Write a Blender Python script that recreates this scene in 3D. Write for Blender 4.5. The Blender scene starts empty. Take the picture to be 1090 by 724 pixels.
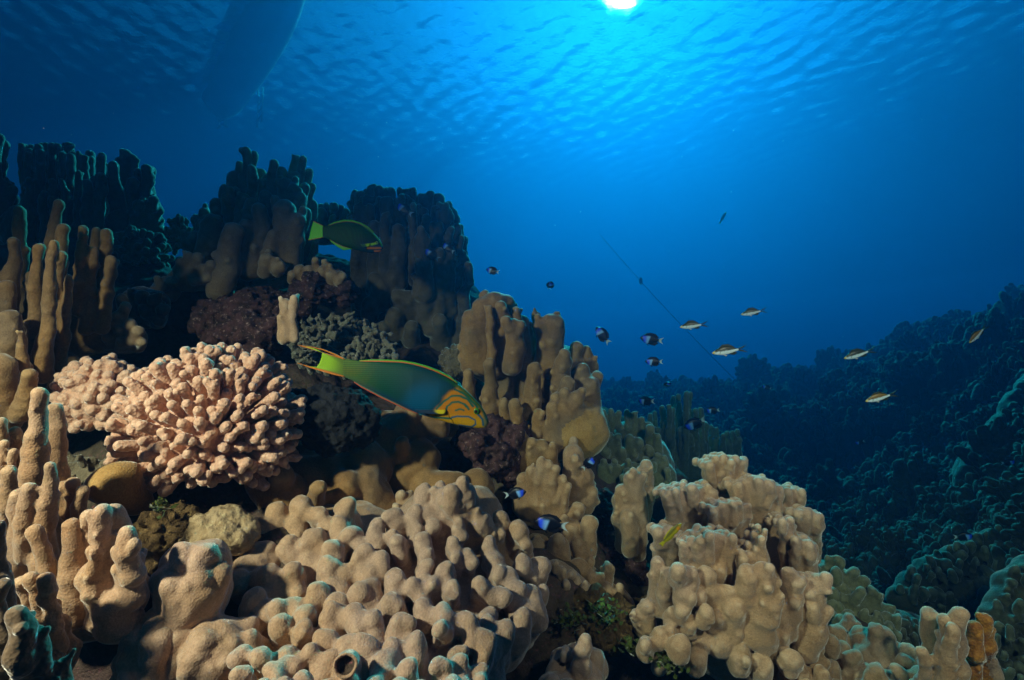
import bpy, math, random
import numpy as np
import openvdb
from mathutils import Vector, Matrix

random.seed(7)
rng = np.random.default_rng(11)
scene = bpy.context.scene
COL = scene.collection
R = math.radians

# ------------------------------------------------------------------ camera
PITCH = R(8.0)
FPX = 545.0                      # focal length in photo pixels (90 degree lens)
cam_d = bpy.data.cameras.new("camera")
cam = bpy.data.objects.new("camera", cam_d)
COL.objects.link(cam)
cam.location = (0, 0, 0)
cam.rotation_euler = (math.pi / 2 + PITCH, 0, 0)
cam_d.sensor_width = 36
cam_d.lens = 18
cam_d.clip_start = 0.02
cam_d.clip_end = 400
scene.camera = cam

# ------------------------------------------------------------------ light
SUN_EL, SUN_AZ = R(39.8), R(13.6)    # azimuth measured from +Y towards +X
world = bpy.data.worlds.new("World")
scene.world = world
world.use_nodes = True
wn = world.node_tree.nodes
wl = world.node_tree.links
bg = wn["Background"]
sky = wn.new("ShaderNodeTexSky")
sky.sky_type = 'NISHITA'
sky.sun_disc = False
sky.sun_elevation = SUN_EL
sky.sun_rotation = SUN_AZ
sky.air_density = 0.16
sky.dust_density = 0.12
wl.new(sky.outputs[0], bg.inputs[0])
bg.inputs[1].default_value = 0.05

sun_d = bpy.data.lights.new("sun", 'SUN')
sun_d.energy = 5.0
sun_d.angle = R(0.5)
sun_d.color = (1.0, 0.96, 0.9)
sun = bpy.data.objects.new("sun", sun_d)
COL.objects.link(sun)
to_sun = Vector((math.sin(SUN_AZ) * math.cos(SUN_EL), math.cos(SUN_AZ) * math.cos(SUN_EL), math.sin(SUN_EL)))
sun.rotation_euler = to_sun.to_track_quat('Z', 'Y').to_euler()

# the diver's two camera strobes that light the near reef
def strobe(loc, aim, energy, angle, blend):
    l = bpy.data.lights.new("strobe", 'SPOT')
    l.energy = energy
    l.color = (1.0, 0.66, 0.45)
    l.shadow_soft_size = 0.05
    l.spot_size = R(angle)
    l.spot_blend = blend
    o = bpy.data.objects.new("strobe", l)
    COL.objects.link(o)
    o.location = loc
    d = Vector(aim) - Vector(loc)
    o.rotation_euler = d.to_track_quat('-Z', 'Y').to_euler()
    return o
strobe((-1.15, -0.02, 0.50), (-0.60, 0.95, -0.38), 49, 100, 1.0)
strobe((0.62, -0.05, 0.46), (0.74, 1.25, -0.28), 18, 66, 1.0)

scene.view_settings.view_transform = 'Standard'
scene.view_settings.look = 'None'
scene.view_settings.gamma = 1
scene.view_settings.use_curve_mapping = False
scene.view_settings.exposure = 2.1
scene.cycles.use_denoising = True
scene.cycles.max_bounces = 8
scene.cycles.volume_bounces = 2
scene.cycles.transparent_max_bounces = 8
scene.cycles.sample_clamp_indirect = 6

# ------------------------------------------------------------------ helpers
CP, SP = math.cos(PITCH), math.sin(PITCH)
def P(px, py, d):
    """photo pixel and forward depth (m) -> world point"""
    a = (px - 545.0) / FPX
    b = (362.0 - py) / FPX
    return np.array([d * a, d * (CP - b * SP), d * (SP + b * CP)])

def tag(o, label=None, cat=None, group=None, kind=None):
    if label: o["label"] = label
    if cat: o["category"] = cat
    if group: o["group"] = group
    if kind: o["kind"] = kind
    return o

def empty(name, loc=(0, 0, 0)):
    o = bpy.data.objects.new(name, None)
    COL.objects.link(o)
    o.location = loc
    o.empty_display_size = 0.05
    return o

def _hash(ix, iy, iz, seed):
    h = (ix.astype(np.int64) * 374761393 + iy.astype(np.int64) * 668265263 + iz.astype(np.int64) * 2147483647 + seed * 974711)
    h = (h ^ (h >> 13)) * 1274126177
    h = h ^ (h >> 16)
    return (h & 0xFFFFFF) / float(0xFFFFFF)

def vnoise(p, scale, seed=0):
    """smooth value noise in -1..1 of points p (n,3); scale = features per metre"""
    q = p * scale
    i = np.floor(q).astype(np.int64)
    f = q - i
    f = f * f * (3 - 2 * f)
    r = 0
    for dx in (0, 1):
        wx = f[:, 0] if dx else 1 - f[:, 0]
        for dy in (0, 1):
            wy = f[:, 1] if dy else 1 - f[:, 1]
            for dz in (0, 1):
                wz = f[:, 2] if dz else 1 - f[:, 2]
                r = r + wx * wy * wz * _hash(i[:, 0] + dx, i[:, 1] + dy, i[:, 2] + dz, seed)
    return r * 2 - 1

def worley2(x, y, scale, seed):
    """nearest-feature distance (in cells) and cell hash, 2-D"""
    qx, qy = x * scale, y * scale
    ix, iy = np.floor(qx).astype(np.int64), np.floor(qy).astype(np.int64)
    best = np.full(x.shape, 9.0)
    cell = np.zeros(x.shape)
    for dx in (-1, 0, 1):
        for dy in (-1, 0, 1):
            cx, cy = ix + dx, iy + dy
            z = np.zeros_like(cx)
            fx = cx + _hash(cx, cy, z, seed)
            fy = cy + _hash(cx, cy, z, seed + 5)
            d = np.hypot(fx - qx, fy - qy)
            m = d < best
            best = np.where(m, d, best)
            cell = np.where(m, _hash(cx, cy, z, seed + 9), cell)
    return best, cell

def mesh_np(name, v, f, mat, parent=None, smooth=True, normals=None):
    """link one mesh object from numpy verts and quad/tri faces"""
    me = bpy.data.meshes.new(name)
    v = np.ascontiguousarray(v, dtype=np.float32)
    f = np.ascontiguousarray(f, dtype=np.int32)
    n, k = f.shape
    me.vertices.add(len(v)); me.vertices.foreach_set("co", v.ravel())
    me.loops.add(n * k); me.loops.foreach_set("vertex_index", f.ravel())
    me.polygons.add(n)
    me.polygons.foreach_set("loop_start", np.arange(0, n * k, k, dtype=np.int32))
    me.update(calc_edges=True)
    me.validate()
    me.polygons.foreach_set("use_smooth", np.full(len(me.polygons), smooth))
    if normals is not None:
        me.normals_split_custom_set_from_vertices(normals)
    if mat: me.materials.append(mat)
    o = bpy.data.objects.new(name, me)
    COL.objects.link(o)
    if parent: o.parent = parent
    return o

def vert_normals(v, f):
    e1 = v[f[:, 2]] - v[f[:, 0]]
    e2 = v[f[:, 3 if f.shape[1] == 4 else 1]] - v[f[:, 1 if f.shape[1] == 4 else 0]]
    fn = np.cross(e1, e2) if f.shape[1] == 4 else np.cross(v[f[:, 1]] - v[f[:, 0]], e1)
    n = np.zeros_like(v)
    for c in range(f.shape[1]):
        for a in range(3):
            n[:, a] += np.bincount(f[:, c], weights=fn[:, a], minlength=len(v))
    n /= np.linalg.norm(n, axis=1)[:, None] + 1e-12
    return n

class Field:
    """A rounded solid made of smoothly blended tapered limbs; each limb belongs to a named part."""
    def __init__(self):
        self.pr = []; self.parts = ['']; self.cur = 0
    def part(self, name):
        self.parts.append(name); self.cur = len(self.parts) - 1
    def cap(self, a, b, ra, rb, k=0.02):
        self.pr.append((np.asarray(a, float), np.asarray(b, float), ra, rb, k, self.cur))
    def ball(self, c, r, k=0.02):
        self.cap(c, c, r, r, k)
    def build(self, voxel, disp=()):
        band = 3 * voxel
        lo = np.min([np.minimum(a - ra, b - rb) for a, b, ra, rb, k, g in self.pr], 0) - 5 * voxel
        hi = np.max([np.maximum(a + ra, b + rb) for a, b, ra, rb, k, g in self.pr], 0) + 5 * voxel
        n = np.ceil((hi - lo) / voxel).astype(int) + 1
        D = np.full(n, 1.0, np.float32)
        W = np.full(n, 1.0, np.float32)
        G = np.zeros(n, np.int16)
        for a, b, ra, rb, k, g in self.pr:
            m = max(k, band) + voxel
            i0 = np.maximum(np.floor((np.minimum(a - ra, b - rb) - m - lo) / voxel).astype(int), 0)
            i1 = np.minimum(np.ceil((np.maximum(a + ra, b + rb) + m - lo) / voxel).astype(int) + 1, n)
            X = (lo[0] + voxel * np.arange(i0[0], i1[0], dtype=np.float32))[:, None, None]
            Y = (lo[1] + voxel * np.arange(i0[1], i1[1], dtype=np.float32))[None, :, None]
            Z = (lo[2] + voxel * np.arange(i0[2], i1[2], dtype=np.float32))[None, None, :]
            ab = b - a
            L2 = float(ab @ ab)
            if L2 > 1e-12:
                t = ((X - a[0]) * ab[0] + (Y - a[1]) * ab[1] + (Z - a[2]) * ab[2]) / L2
                t = np.clip(t, 0, 1)
                d = np.sqrt((X - a[0] - t * ab[0]) ** 2 + (Y - a[1] - t * ab[1]) ** 2 + (Z - a[2] - t * ab[2]) ** 2) - (ra + (rb - ra) * t)
            else:
                d = np.sqrt((X - a[0]) ** 2 + (Y - a[1]) ** 2 + (Z - a[2]) ** 2) - ra
            d = d.astype(np.float32)
            s = (slice(i0[0], i1[0]), slice(i0[1], i1[1]), slice(i0[2], i1[2]))
            w = W[s]
            better = d < w
            G[s] = np.where(better, g, G[s])
            W[s] = np.minimum(w, d)
            o = D[s]
            h = np.maximum(k - np.abs(o - d), 0) / k
            D[s] = np.minimum(o, d) - h * h * (k * 0.25)
        grid = openvdb.FloatGrid(band)
        grid.copyFromArray(np.clip(D, -band, band))
        p, q = grid.convertToQuads(0.0)
        q = q[:, ::-1].astype(np.int64)
        p = p.astype(np.float64)
        gi = np.clip(np.rint(p[q].mean(1)).astype(int), 0, n - 1)
        fg = G[gi[:, 0], gi[:, 1], gi[:, 2]]
        v = p * voxel + lo
        # make the winding outward
        c = v[q]
        vol = np.einsum('ij,ij->i', c[:, 0] - lo, np.cross(c[:, 1] - c[:, 0], c[:, 3] - c[:, 0])).sum()
        if vol < 0:
            q = q[:, ::-1]
        for sc, amp, seed in disp:
            nn = vert_normals(v, q)
            v = v + nn * (vnoise(v, sc, seed) * amp)[:, None]
        self.v, self.q = v, q
        self.fg = self._tidy(fg, q, len(v)) if len(self.parts) > 1 else fg
        return self
    @staticmethod
    def _tidy(fg, q, nv):
        """give stray patches of a part to the part around them, so that every part is one piece"""
        for _ in range(2):
            lab = np.arange(len(q))
            key = q.astype(np.int64) * 512 + fg[:, None]
            uk, inv = np.unique(key, return_inverse=True)
            inv = inv.reshape(q.shape)
            for it in range(400):
                m = np.full(len(uk), len(q), np.int64)
                for c in range(4): np.minimum.at(m, inv[:, c], lab)
                new = m[inv].min(1)
                new = new[new]
                if (new == lab).all(): break
                lab = new
            ul, li, cnt = np.unique(lab, return_inverse=True, return_counts=True)
            g_of = fg[ul]
            stray = np.zeros(len(ul), bool)
            for g in np.unique(g_of):
                if g == 0: continue
                ids = np.where(g_of == g)[0]
                if len(ids) > 1:
                    stray[ids] = True; stray[ids[np.argmax(cnt[ids])]] = False
            if not stray.any(): break
            sf = stray[li]
            vg = np.zeros(nv, np.int64) - 1
            for c in range(4): vg[q[~sf][:, c]] = fg[~sf]
            for s in np.where(stray)[0]:
                f = np.where(li == s)[0]
                w = vg[q[f].ravel()]; w = w[w >= 0]
                fg[f] = np.bincount(w).argmax() if len(w) else 0
        return fg
    def emit(self, name, mat, label, cat, group=None, origin=None, mats=None):
        """one thing: the ungrouped limbs are its own mesh, every named part a child mesh"""
        v, q, fg = self.v, self.q, self.fg
        nn = vert_normals(v, q)
        o = np.array(origin) if origin is not None else np.array([v[:, 0].mean(), v[:, 1].mean(), v[:, 2].min()])
        used = [g for g in range(len(self.parts)) if (fg == g).sum() > 12]
        if used == [0]:
            ob = mesh_np(name, v - o, q, mat, normals=nn)
            ob.location = o
            return tag(ob, label, cat, group)
        root = empty(name, o)
        for g in used:
            f = q[fg == g]
            u, inv = np.unique(f, return_inverse=True)
            pn = self.parts[g] or 'base'
            m = (mats or {}).get(pn, mat)
            mesh_np(pn, v[u] - o, inv.reshape(f.shape), m, parent=root, normals=nn[u])
        return tag(root, label, cat, group)

# ------------------------------------------------------------------ materials
def new_mat(name):
    m = bpy.data.materials.new(name)
    m.use_nodes = True
    return m, m.node_tree.nodes, m.node_tree.links, m.node_tree.nodes["Principled BSDF"]

def ramp(N, L, src, stops):
    r = N.new("ShaderNodeValToRGB")
    el = r.color_ramp.elements
    while len(el) < len(stops): el.new(0.5)
    for e, (p, c) in zip(el, stops):
        e.position = p; e.color = (*c, 1)
    L.new(src, r.inputs[0])
    return r

def noise(N, L, co, scale, detail=4, rough=0.6):
    t = N.new("ShaderNodeTexNoise")
    t.inputs["Scale"].default_value = scale
    t.inputs["Detail"].default_value = detail
    t.inputs["Roughness"].default_value = rough
    L.new(co, t.inputs["Vector"])
    return t.outputs["Fac"]

def coral_mat(name, c1, c2, grain=900, mottle=14, bump=0.3, bdist=0.0035, rough=0.75, speck=None, cells=True, tip=None, film=None, sheen=0.6, alt=None):
    """living coral: two tissue tones in patches, fine polyp grain as bump"""
    m, N, L, B = new_mat(name)
    tc = N.new("ShaderNodeNewGeometry")
    co = tc.outputs["Position"]
    n1 = noise(N, L, co, mottle, 5, 0.65)
    r = ramp(N, L, n1, [(0.32, c1), (0.68, c2)])
    base_col = r.outputs[0]
    if alt:                                           # patches of another tissue tone
        ra = ramp(N, L, noise(N, L, co, 3.4, 3, 0.6), [(0.42, (0, 0, 0)), (0.60, (1, 1, 1))])
        ma = N.new("ShaderNodeMix"); ma.data_type = 'RGBA'
        L.new(ra.outputs[0], ma.inputs[0]); L.new(base_col, ma.inputs[6]); ma.inputs[7].default_value = (*alt, 1)
        base_col = ma.outputs[2]
    n2 = noise(N, L, co, grain * 0.35, 3, 0.7)
    r2 = ramp(N, L, n2, [(0.3, (0.72, 0.72, 0.72)), (0.7, (1.12, 1.12, 1.12))])
    mx = N.new("ShaderNodeMix"); mx.data_type = 'RGBA'; mx.blend_type = 'MULTIPLY'
    mx.inputs[0].default_value = 1.0
    L.new(base_col, mx.inputs[6]); L.new(r2.outputs[0], mx.inputs[7])
    out = mx.outputs[2]
    if speck:
        n3 = noise(N, L, co, 75, 6, 0.8)
        r3 = ramp(N, L, n3, [(0.56, (0, 0, 0)), (0.66, (1, 1, 1))])
        m2 = N.new("ShaderNodeMix"); m2.data_type = 'RGBA'
        L.new(r3.outputs[0], m2.inputs[0]); L.new(out, m2.inputs[6]); m2.inputs[7].default_value = (*speck, 1)
        out = m2.outputs[2]
    if not cells: sheen = 0.0
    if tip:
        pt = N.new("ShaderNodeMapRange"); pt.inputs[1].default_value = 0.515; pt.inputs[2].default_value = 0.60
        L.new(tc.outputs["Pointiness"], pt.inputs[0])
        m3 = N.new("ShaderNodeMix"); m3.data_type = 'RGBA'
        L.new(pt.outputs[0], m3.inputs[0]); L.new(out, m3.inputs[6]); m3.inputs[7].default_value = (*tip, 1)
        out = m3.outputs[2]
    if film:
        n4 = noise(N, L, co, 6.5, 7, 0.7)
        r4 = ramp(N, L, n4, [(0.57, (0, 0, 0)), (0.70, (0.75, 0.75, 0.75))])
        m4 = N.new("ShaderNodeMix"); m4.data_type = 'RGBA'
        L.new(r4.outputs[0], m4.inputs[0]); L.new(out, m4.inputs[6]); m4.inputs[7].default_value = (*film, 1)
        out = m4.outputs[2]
    L.new(out, B.inputs["Base Color"])
    B.inputs["Roughness"].default_value = rough
    B.inputs["Specular IOR Level"].default_value = 0.25
    B.inputs["Sheen Weight"].default_value = sheen
    B.inputs["Sheen Roughness"].default_value = 0.35
    if cells:                                         # light bleeds a little through living coral
        B.inputs["Subsurface Weight"].default_value = 0.35
        B.inputs["Subsurface Radius"].default_value = (1.0, 0.8, 0.6)
        B.inputs["Subsurface Scale"].default_value = 0.008
    if cells:
        v = N.new("ShaderNodeTexVoronoi"); v.inputs["Scale"].default_value = grain * 0.42
        L.new(co, v.inputs["Vector"]); h = v.outputs["Distance"]
    else:
        h = noise(N, L, co, grain * 0.3, 4, 0.7)
    b = N.new("ShaderNodeBump")
    b.inputs["Strength"].default_value = bump
    b.inputs["Distance"].default_value = bdist
    L.new(h, b.inputs["Height"])
    L.new(b.outputs[0], B.inputs["Normal"])
    return m

def plain_mat(name, col, rough=0.6, bump=None):
    m, N, L, B = new_mat(name)
    tc = N.new("ShaderNodeTexCoord")
    n1 = noise(N, L, tc.outputs["Object"], 60, 4)
    r = ramp(N, L, n1, [(0.3, tuple(x * 0.8 for x in col)), (0.7, tuple(min(1, x * 1.15) for x in col))])
    L.new(r.outputs[0], B.inputs["Base Color"])
    B.inputs["Roughness"].default_value = rough
    B.inputs["Specular IOR Level"].default_value = 0.3
    return m

def vcol_mat(name, rough=0.5, spec=0.3, scales=0):
    """colour pattern of the animal's skin from its own colour attribute"""
    m, N, L, B = new_mat(name)
    a = N.new("ShaderNodeAttribute"); a.attribute_name = "skin"
    L.new(a.outputs["Color"], B.inputs["Base Color"])
    B.inputs["Roughness"].default_value = rough
    B.inputs["Specular IOR Level"].default_value = spec
    if scales:
        tc = N.new("ShaderNodeTexCoord")
        v = N.new("ShaderNodeTexVoronoi"); v.inputs["Scale"].default_value = scales
        L.new(tc.outputs["Object"], v.inputs["Vector"])
        b = N.new("ShaderNodeBump"); b.inputs["Strength"].default_value = 0.25; b.inputs["Distance"].default_value = 0.001
        L.new(v.outputs["Distance"], b.inputs["Height"]); L.new(b.outputs[0], B.inputs["Normal"])
    return m
# ------------------------------------------------------------------ the water: body (haze) and surface
HZ = 9.0                          # height of the surface above the camera
def build_water():
    # body of water
    bm_v = np.array([[x, y, z] for x in (-45, 45) for y in (-20, 60) for z in (-14, HZ + 3.0)], float)
    f = np.array([[0, 1, 3, 2], [4, 6, 7, 5], [0, 4, 5, 1], [2, 3, 7, 6], [0, 2, 6, 4], [1, 5, 7, 3]])
    m = bpy.data.materials.new("sea_water_body"); m.use_nodes = True
    N, L = m.node_tree.nodes, m.node_tree.links
    N.remove(N["Principled BSDF"])
    pv = N.new("ShaderNodeVolumePrincipled")
    pv.inputs["Color"].default_value = WATER_COL + (1,)
    pv.inputs["Absorption Color"].default_value = WATER_ABS + (1,)
    pv.inputs["Density"].default_value = WATER_DENS
    pv.inputs["Anisotropy"].default_value = WATER_ANISO
    L.new(pv.outputs[0], N["Material Output"].inputs["Volume"])
    o = mesh_np("haze", bm_v, f, m, smooth=False)
    tag(o, kind="stuff")
    # rippled surface, finer towards the camera
    na, nr = 2200, 560
    az = np.linspace(0, 2 * np.pi, na, endpoint=False)
    r = np.concatenate([[0.2], np.geomspace(1.5, 44, nr - 1)])
    A, Rr = np.meshgrid(az, r)
    x, y = Rr * np.sin(A), Rr * np.cos(A)
    sel = None
    z = np.zeros_like(x)
    g = np.random.default_rng(5)
    for i in range(110):
        lam = 0.11 * (8 ** g.random())           # 0.28 .. 4 m
        th = g.normal(0.5, 0.75)
        k = 2 * np.pi / lam
        amp = WAVE * lam * (0.6 + 0.8 * g.random()) * min(1, (1.3 / lam) ** 0.4)
        ph = g.random() * 6.28
        w = k * (x * np.cos(th) + y * np.sin(th)) + ph + 0.7 * np.sin(0.6 * k * (x * np.sin(th) - y * np.cos(th)) + ph * 3)
        fade = np.clip(1.3 - (Rr * (r[5] / r[4] - 1)) / (lam * 0.5), 0, 1)
        z += amp * np.sin(w) * fade
    y2 = y
    v = np.stack([x, y2, z + HZ], -1).reshape(-1, 3)
    i = np.arange(nr - 1)[:, None] * na
    j = np.arange(na)[None, :]
    jn = (j + 1) % na
    q = np.stack([i + j, i + na + j, i + na + jn, i + jn], -1).reshape(-1, 4)
    keep = (np.abs(v[q].mean(1)[:, 1] - 12) < 32)
    q = q[keep]
    nrm = np.cross(v[q[:, 1]] - v[q[:, 0]], v[q[:, 3]] - v[q[:, 0]])
    if nrm[:, 2].sum() < 0: q = q[:, ::-1]
    m = bpy.data.materials.new("water_surface"); m.use_nodes = True
    N, L = m.node_tree.nodes, m.node_tree.links
    N.remove(N["Principled BSDF"])
    tr = N.new("ShaderNodeBsdfTransparent"); tr.inputs[0].default_value = (0.96, 0.99, 1.0, 1)
    rf = N.new("ShaderNodeBsdfRefraction"); rf.inputs["Roughness"].default_value = 0.58; rf.inputs["IOR"].default_value = 1.03
    rf.inputs[0].default_value = (0.9, 0.97, 1, 1)
    gl = N.new("ShaderNodeBsdfGlossy"); gl.inputs["Roughness"].default_value = 0.06
    fr = N.new("ShaderNodeFresnel"); fr.inputs["IOR"].default_value = 1.18
    geo = N.new("ShaderNodeNewGeometry")
    nz = noise(N, L, geo.outputs["Position"], 11, 3, 0.6)
    b = N.new("ShaderNodeBump"); b.inputs["Strength"].default_value = 0.45; b.inputs["Distance"].default_value = 0.02
    L.new(nz, b.inputs["Height"])
    for s in (fr, gl, rf): L.new(b.outputs[0], s.inputs["Normal"])
    m1 = N.new("ShaderNodeMixShader"); m1.inputs[0].default_value = 0.28
    L.new(tr.outputs[0], m1.inputs[1]); L.new(rf.outputs[0], m1.inputs[2])
    m2 = N.new("ShaderNodeMixShader")
    L.new(fr.outputs[0], m2.inputs[0]); L.new(m1.outputs[0], m2.inputs[1]); L.new(gl.outputs[0], m2.inputs[2])
    L.new(m2.outputs[0], N["Material Output"].inputs["Surface"])
    o = mesh_np("water", v, q, m)
    tag(o, kind="structure")
# scattering and absorption per metre of the sea water (r, g, b)
_sc = np.array([0.0015, 0.0074, 0.0190]); _ab = np.array([0.27, 0.0825, 0.0645])
WATER_DENS = 0.27
WATER_COL = tuple(_sc / WATER_DENS)
WATER_ABS = tuple((1 - _ab / (WATER_DENS - _sc)).clip(0, 1) ** 2)
WATER_ANISO = 0.70
WAVE = 0.0033
build_water()

def marine_snow():
    """drifting specks in the water"""
    g = np.random.default_rng(8)
    kv = np.array([[1, 0, 0], [0, 1, 0], [-1, 0, 0], [0, -1, 0], [0, 0, 1], [0, 0, -1]], float)
    kf = np.array([[0, 1, 4], [1, 2, 4], [2, 3, 4], [3, 0, 4], [1, 0, 5], [2, 1, 5], [3, 2, 5], [0, 3, 5]])
    V = []; F_ = []
    for i in range(170):
        d = g.uniform(0.7, 3.2)
        p = np.array([g.uniform(-1.2, 1.2) * d, d, g.uniform(-.25, .85) * d])
        F_.append(kf + 6 * i)
        V.append(p + kv * g.uniform(0.0003, 0.0009) * (0.5 + 0.5 * d) * g.uniform(.6, 1.3, (6, 1)))
    m, N, L, B = new_mat("drifting_speck")
    B.inputs["Base Color"].default_value = (0.5, 0.5, 0.46, 1); B.inputs["Roughness"].default_value = 0.9
    o = mesh_np("marine_snow", np.concatenate(V), np.concatenate(F_), m)
    tag(o, kind="stuff")
marine_snow()
# ------------------------------------------------------------------ far reef slope (seabed)
TPS = None
def tps_fit(pts, vals, lam=1e-3):
    n = len(pts)
    d = np.linalg.norm(pts[:, None] - pts[None], axis=2)
    K = d
    A = np.zeros((n + 3, n + 3))
    A[:n, :n] = K + lam * np.eye(n)
    A[:n, n] = 1; A[:n, n + 1:] = pts
    A[n, :n] = 1; A[n + 1:, :n] = pts.T
    b = np.zeros(n + 3); b[:n] = vals
    return np.linalg.solve(A, b)
def tps_eval(w, pts, x, y):
    n = len(pts)
    z = w[n] + w[n + 1] * x + w[n + 2] * y
    for i in range(n):
        z = z + w[i] * np.hypot(x - pts[i, 0], y - pts[i, 1])
    return z
_ctl = [(640, 402, 17), (720, 400, 18), (800, 412, 16), (880, 402, 17), (960, 394, 13), (1010, 368, 10.5), (1060, 318, 8.5), (1100, 308, 8), (1250, 290, 8),
        (560, 405, 17), (400, 405, 17),
        (680, 445, 8), (760, 447, 7.5), (830, 447, 7), (900, 447, 7), (980, 436, 6), (1050, 400, 4.6), (1090, 372, 4.2), (1250, 340, 4.2),
        (820, 530, 4.6), (900, 520, 5), (960, 490, 4.6), (1000, 510, 3.9), (1060, 470, 3.4), (1100, 450, 3.0),
        (850, 610, 3.6), (920, 610, 3.4), (960, 640, 2.8), (1000, 620, 2.7), (1050, 570, 2.6), (1100, 560, 2.3), (1100, 670, 1.9), (1040, 710, 1.9),
        (700, 620, 3.6), (560, 560, 4.5)]
_pts = [P(x, y + (25 if d >= 7.9 else 11 if d > 3.9 else 2), d) for x, y, d in _ctl]
_pts += [np.array(c, float) for c in ((-9, 8, -1.2), (-14, 14, -1.0), (-4, 3, -1.2), (0, 1.0, -1.3), (-3, 0, -1.4), (3, 0, -1.0), (2.2, 1.0, -0.9), (-14, -10, -1.5), (14, -10, 0), (0, -12, -1.6),
                                      (-20, 30, -3.0), (-8, 30, -2.4), (0, 32, -2.5), (8, 32, -2.0), (16, 28, 0.5), (24, 18, 2.5), (-30, 45, -6), (0, 50, -6), (30, 48, -2), (18, 6, 2.6))]
_pts = np.array(_pts)
_w = tps_fit(_pts[:, :2], _pts[:, 2], 1e-2)
def ground_smooth(x, y):
    return tps_eval(_w, _pts[:, :2], x, y)
def ground_z(x, y, r):
    z = ground_smooth(x, y)
    p = np.stack([x.ravel(), y.ravel(), 0 * x.ravel()], 1)
    z = z + (0.22 * vnoise(p, 0.7, 3) + 0.12 * vnoise(p, 1.9, 4)).reshape(x.shape) * np.clip((r - 1) / 5, 0.1, 1.3)
    near = np.clip((r - 1.0) / 5.0, 0.12, 1.0)
    for sc, amp, seed in ((1.3, 0.30, 21), (3.1, 0.14, 22), (6.5, 0.09, 23), (13.0, 0.06, 24), (24.0, 0.035, 25)):
        d, c = worley2(x + 0.05 * z, y + 0.4 * z, sc, seed)
        fade = np.clip(1.6 - r * 0.0045 / (0.45 / sc) * 1.0, 0, 1)
        z = z + amp * np.sqrt(np.maximum(0, 1 - (d / (0.55 + 0.25 * c)) ** 2)) * (0.3 + 0.9 * c) * fade * near
    return z
def build_ground():
    na, nr = 1300, 620
    az = np.linspace(R(-100), R(100), na)
    r = np.geomspace(0.9, 70, nr)
    A, Rr = np.meshgrid(az, r)
    x, y = Rr * np.sin(A), Rr * np.cos(A)
    z = ground_z(x, y, Rr)
    v = np.stack([x, y, z], -1).reshape(-1, 3)
    i = np.arange(nr - 1)[:, None] * na
    j = np.arange(na - 1)[None, :]
    q = np.stack([i + j, i + j + 1, i + na + j + 1, i + na + j], -1).reshape(-1, 4)
    keep = (np.abs(v[q].mean(1)[:, 0]) < 42) & (v[q].mean(1)[:, 1] < 56)
    q = q[keep]
    nrm = np.cross(v[q[:, 1]] - v[q[:, 0]], v[q[:, 3]] - v[q[:, 0]])
    if nrm[:, 2].sum() < 0: q = q[:, ::-1]
    u, inv = np.unique(q, return_inverse=True)
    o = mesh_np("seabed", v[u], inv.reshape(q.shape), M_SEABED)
    tag(o, kind="structure")
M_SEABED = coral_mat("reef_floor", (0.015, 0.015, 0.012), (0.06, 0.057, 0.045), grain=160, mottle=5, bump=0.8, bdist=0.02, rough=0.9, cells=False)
build_ground()
# ------------------------------------------------------------------ coral materials
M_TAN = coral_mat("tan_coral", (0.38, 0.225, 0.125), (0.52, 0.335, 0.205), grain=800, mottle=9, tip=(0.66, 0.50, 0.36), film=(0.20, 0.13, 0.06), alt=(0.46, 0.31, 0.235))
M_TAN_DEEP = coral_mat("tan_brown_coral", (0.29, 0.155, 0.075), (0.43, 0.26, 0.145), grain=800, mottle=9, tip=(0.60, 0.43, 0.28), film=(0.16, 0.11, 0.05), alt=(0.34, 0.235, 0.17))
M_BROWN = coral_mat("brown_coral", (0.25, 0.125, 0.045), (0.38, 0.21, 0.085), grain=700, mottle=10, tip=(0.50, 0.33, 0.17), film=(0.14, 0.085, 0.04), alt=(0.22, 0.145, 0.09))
M_OCHRE = coral_mat("ochre_coral", (0.33, 0.18, 0.055), (0.44, 0.27, 0.10), grain=700, mottle=12)
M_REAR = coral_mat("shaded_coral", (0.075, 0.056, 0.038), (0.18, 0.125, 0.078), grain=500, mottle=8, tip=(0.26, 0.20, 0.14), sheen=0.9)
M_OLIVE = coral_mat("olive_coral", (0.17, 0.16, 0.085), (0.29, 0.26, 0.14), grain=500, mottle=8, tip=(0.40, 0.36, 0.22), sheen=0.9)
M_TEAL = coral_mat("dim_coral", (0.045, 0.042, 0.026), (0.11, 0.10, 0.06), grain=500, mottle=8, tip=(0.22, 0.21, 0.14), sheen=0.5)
M_PINK = coral_mat("pink_coral", (0.55, 0.30, 0.205), (0.67, 0.42, 0.31), grain=420, mottle=7, bump=0.6, bdist=0.003, tip=(0.76, 0.56, 0.44))
M_DARKBUSH = coral_mat("dark_bushy_coral", (0.09, 0.08, 0.06), (0.26, 0.19, 0.12), grain=420, mottle=9, bump=0.6, bdist=0.004)
M_ROCK = coral_mat("reef_rock", (0.035, 0.028, 0.022), (0.13, 0.095, 0.065), grain=170, mottle=16, bump=0.9, bdist=0.012, rough=0.95, speck=(0.22, 0.08, 0.095), cells=False, alt=(0.10, 0.06, 0.055))
M_PURPLE = coral_mat("coralline_crust", (0.022, 0.015, 0.014), (0.12, 0.05, 0.055), grain=170, mottle=26, bump=0.9, bdist=0.01, rough=0.9, speck=(0.40, 0.25, 0.24), cells=False)
M_TURF = coral_mat("turf_algae", (0.045, 0.026, 0.012), (0.17, 0.105, 0.045), grain=260, mottle=30, bump=1.0, bdist=0.012, rough=0.95, speck=(0.30, 0.20, 0.08), cells=False)
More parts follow.
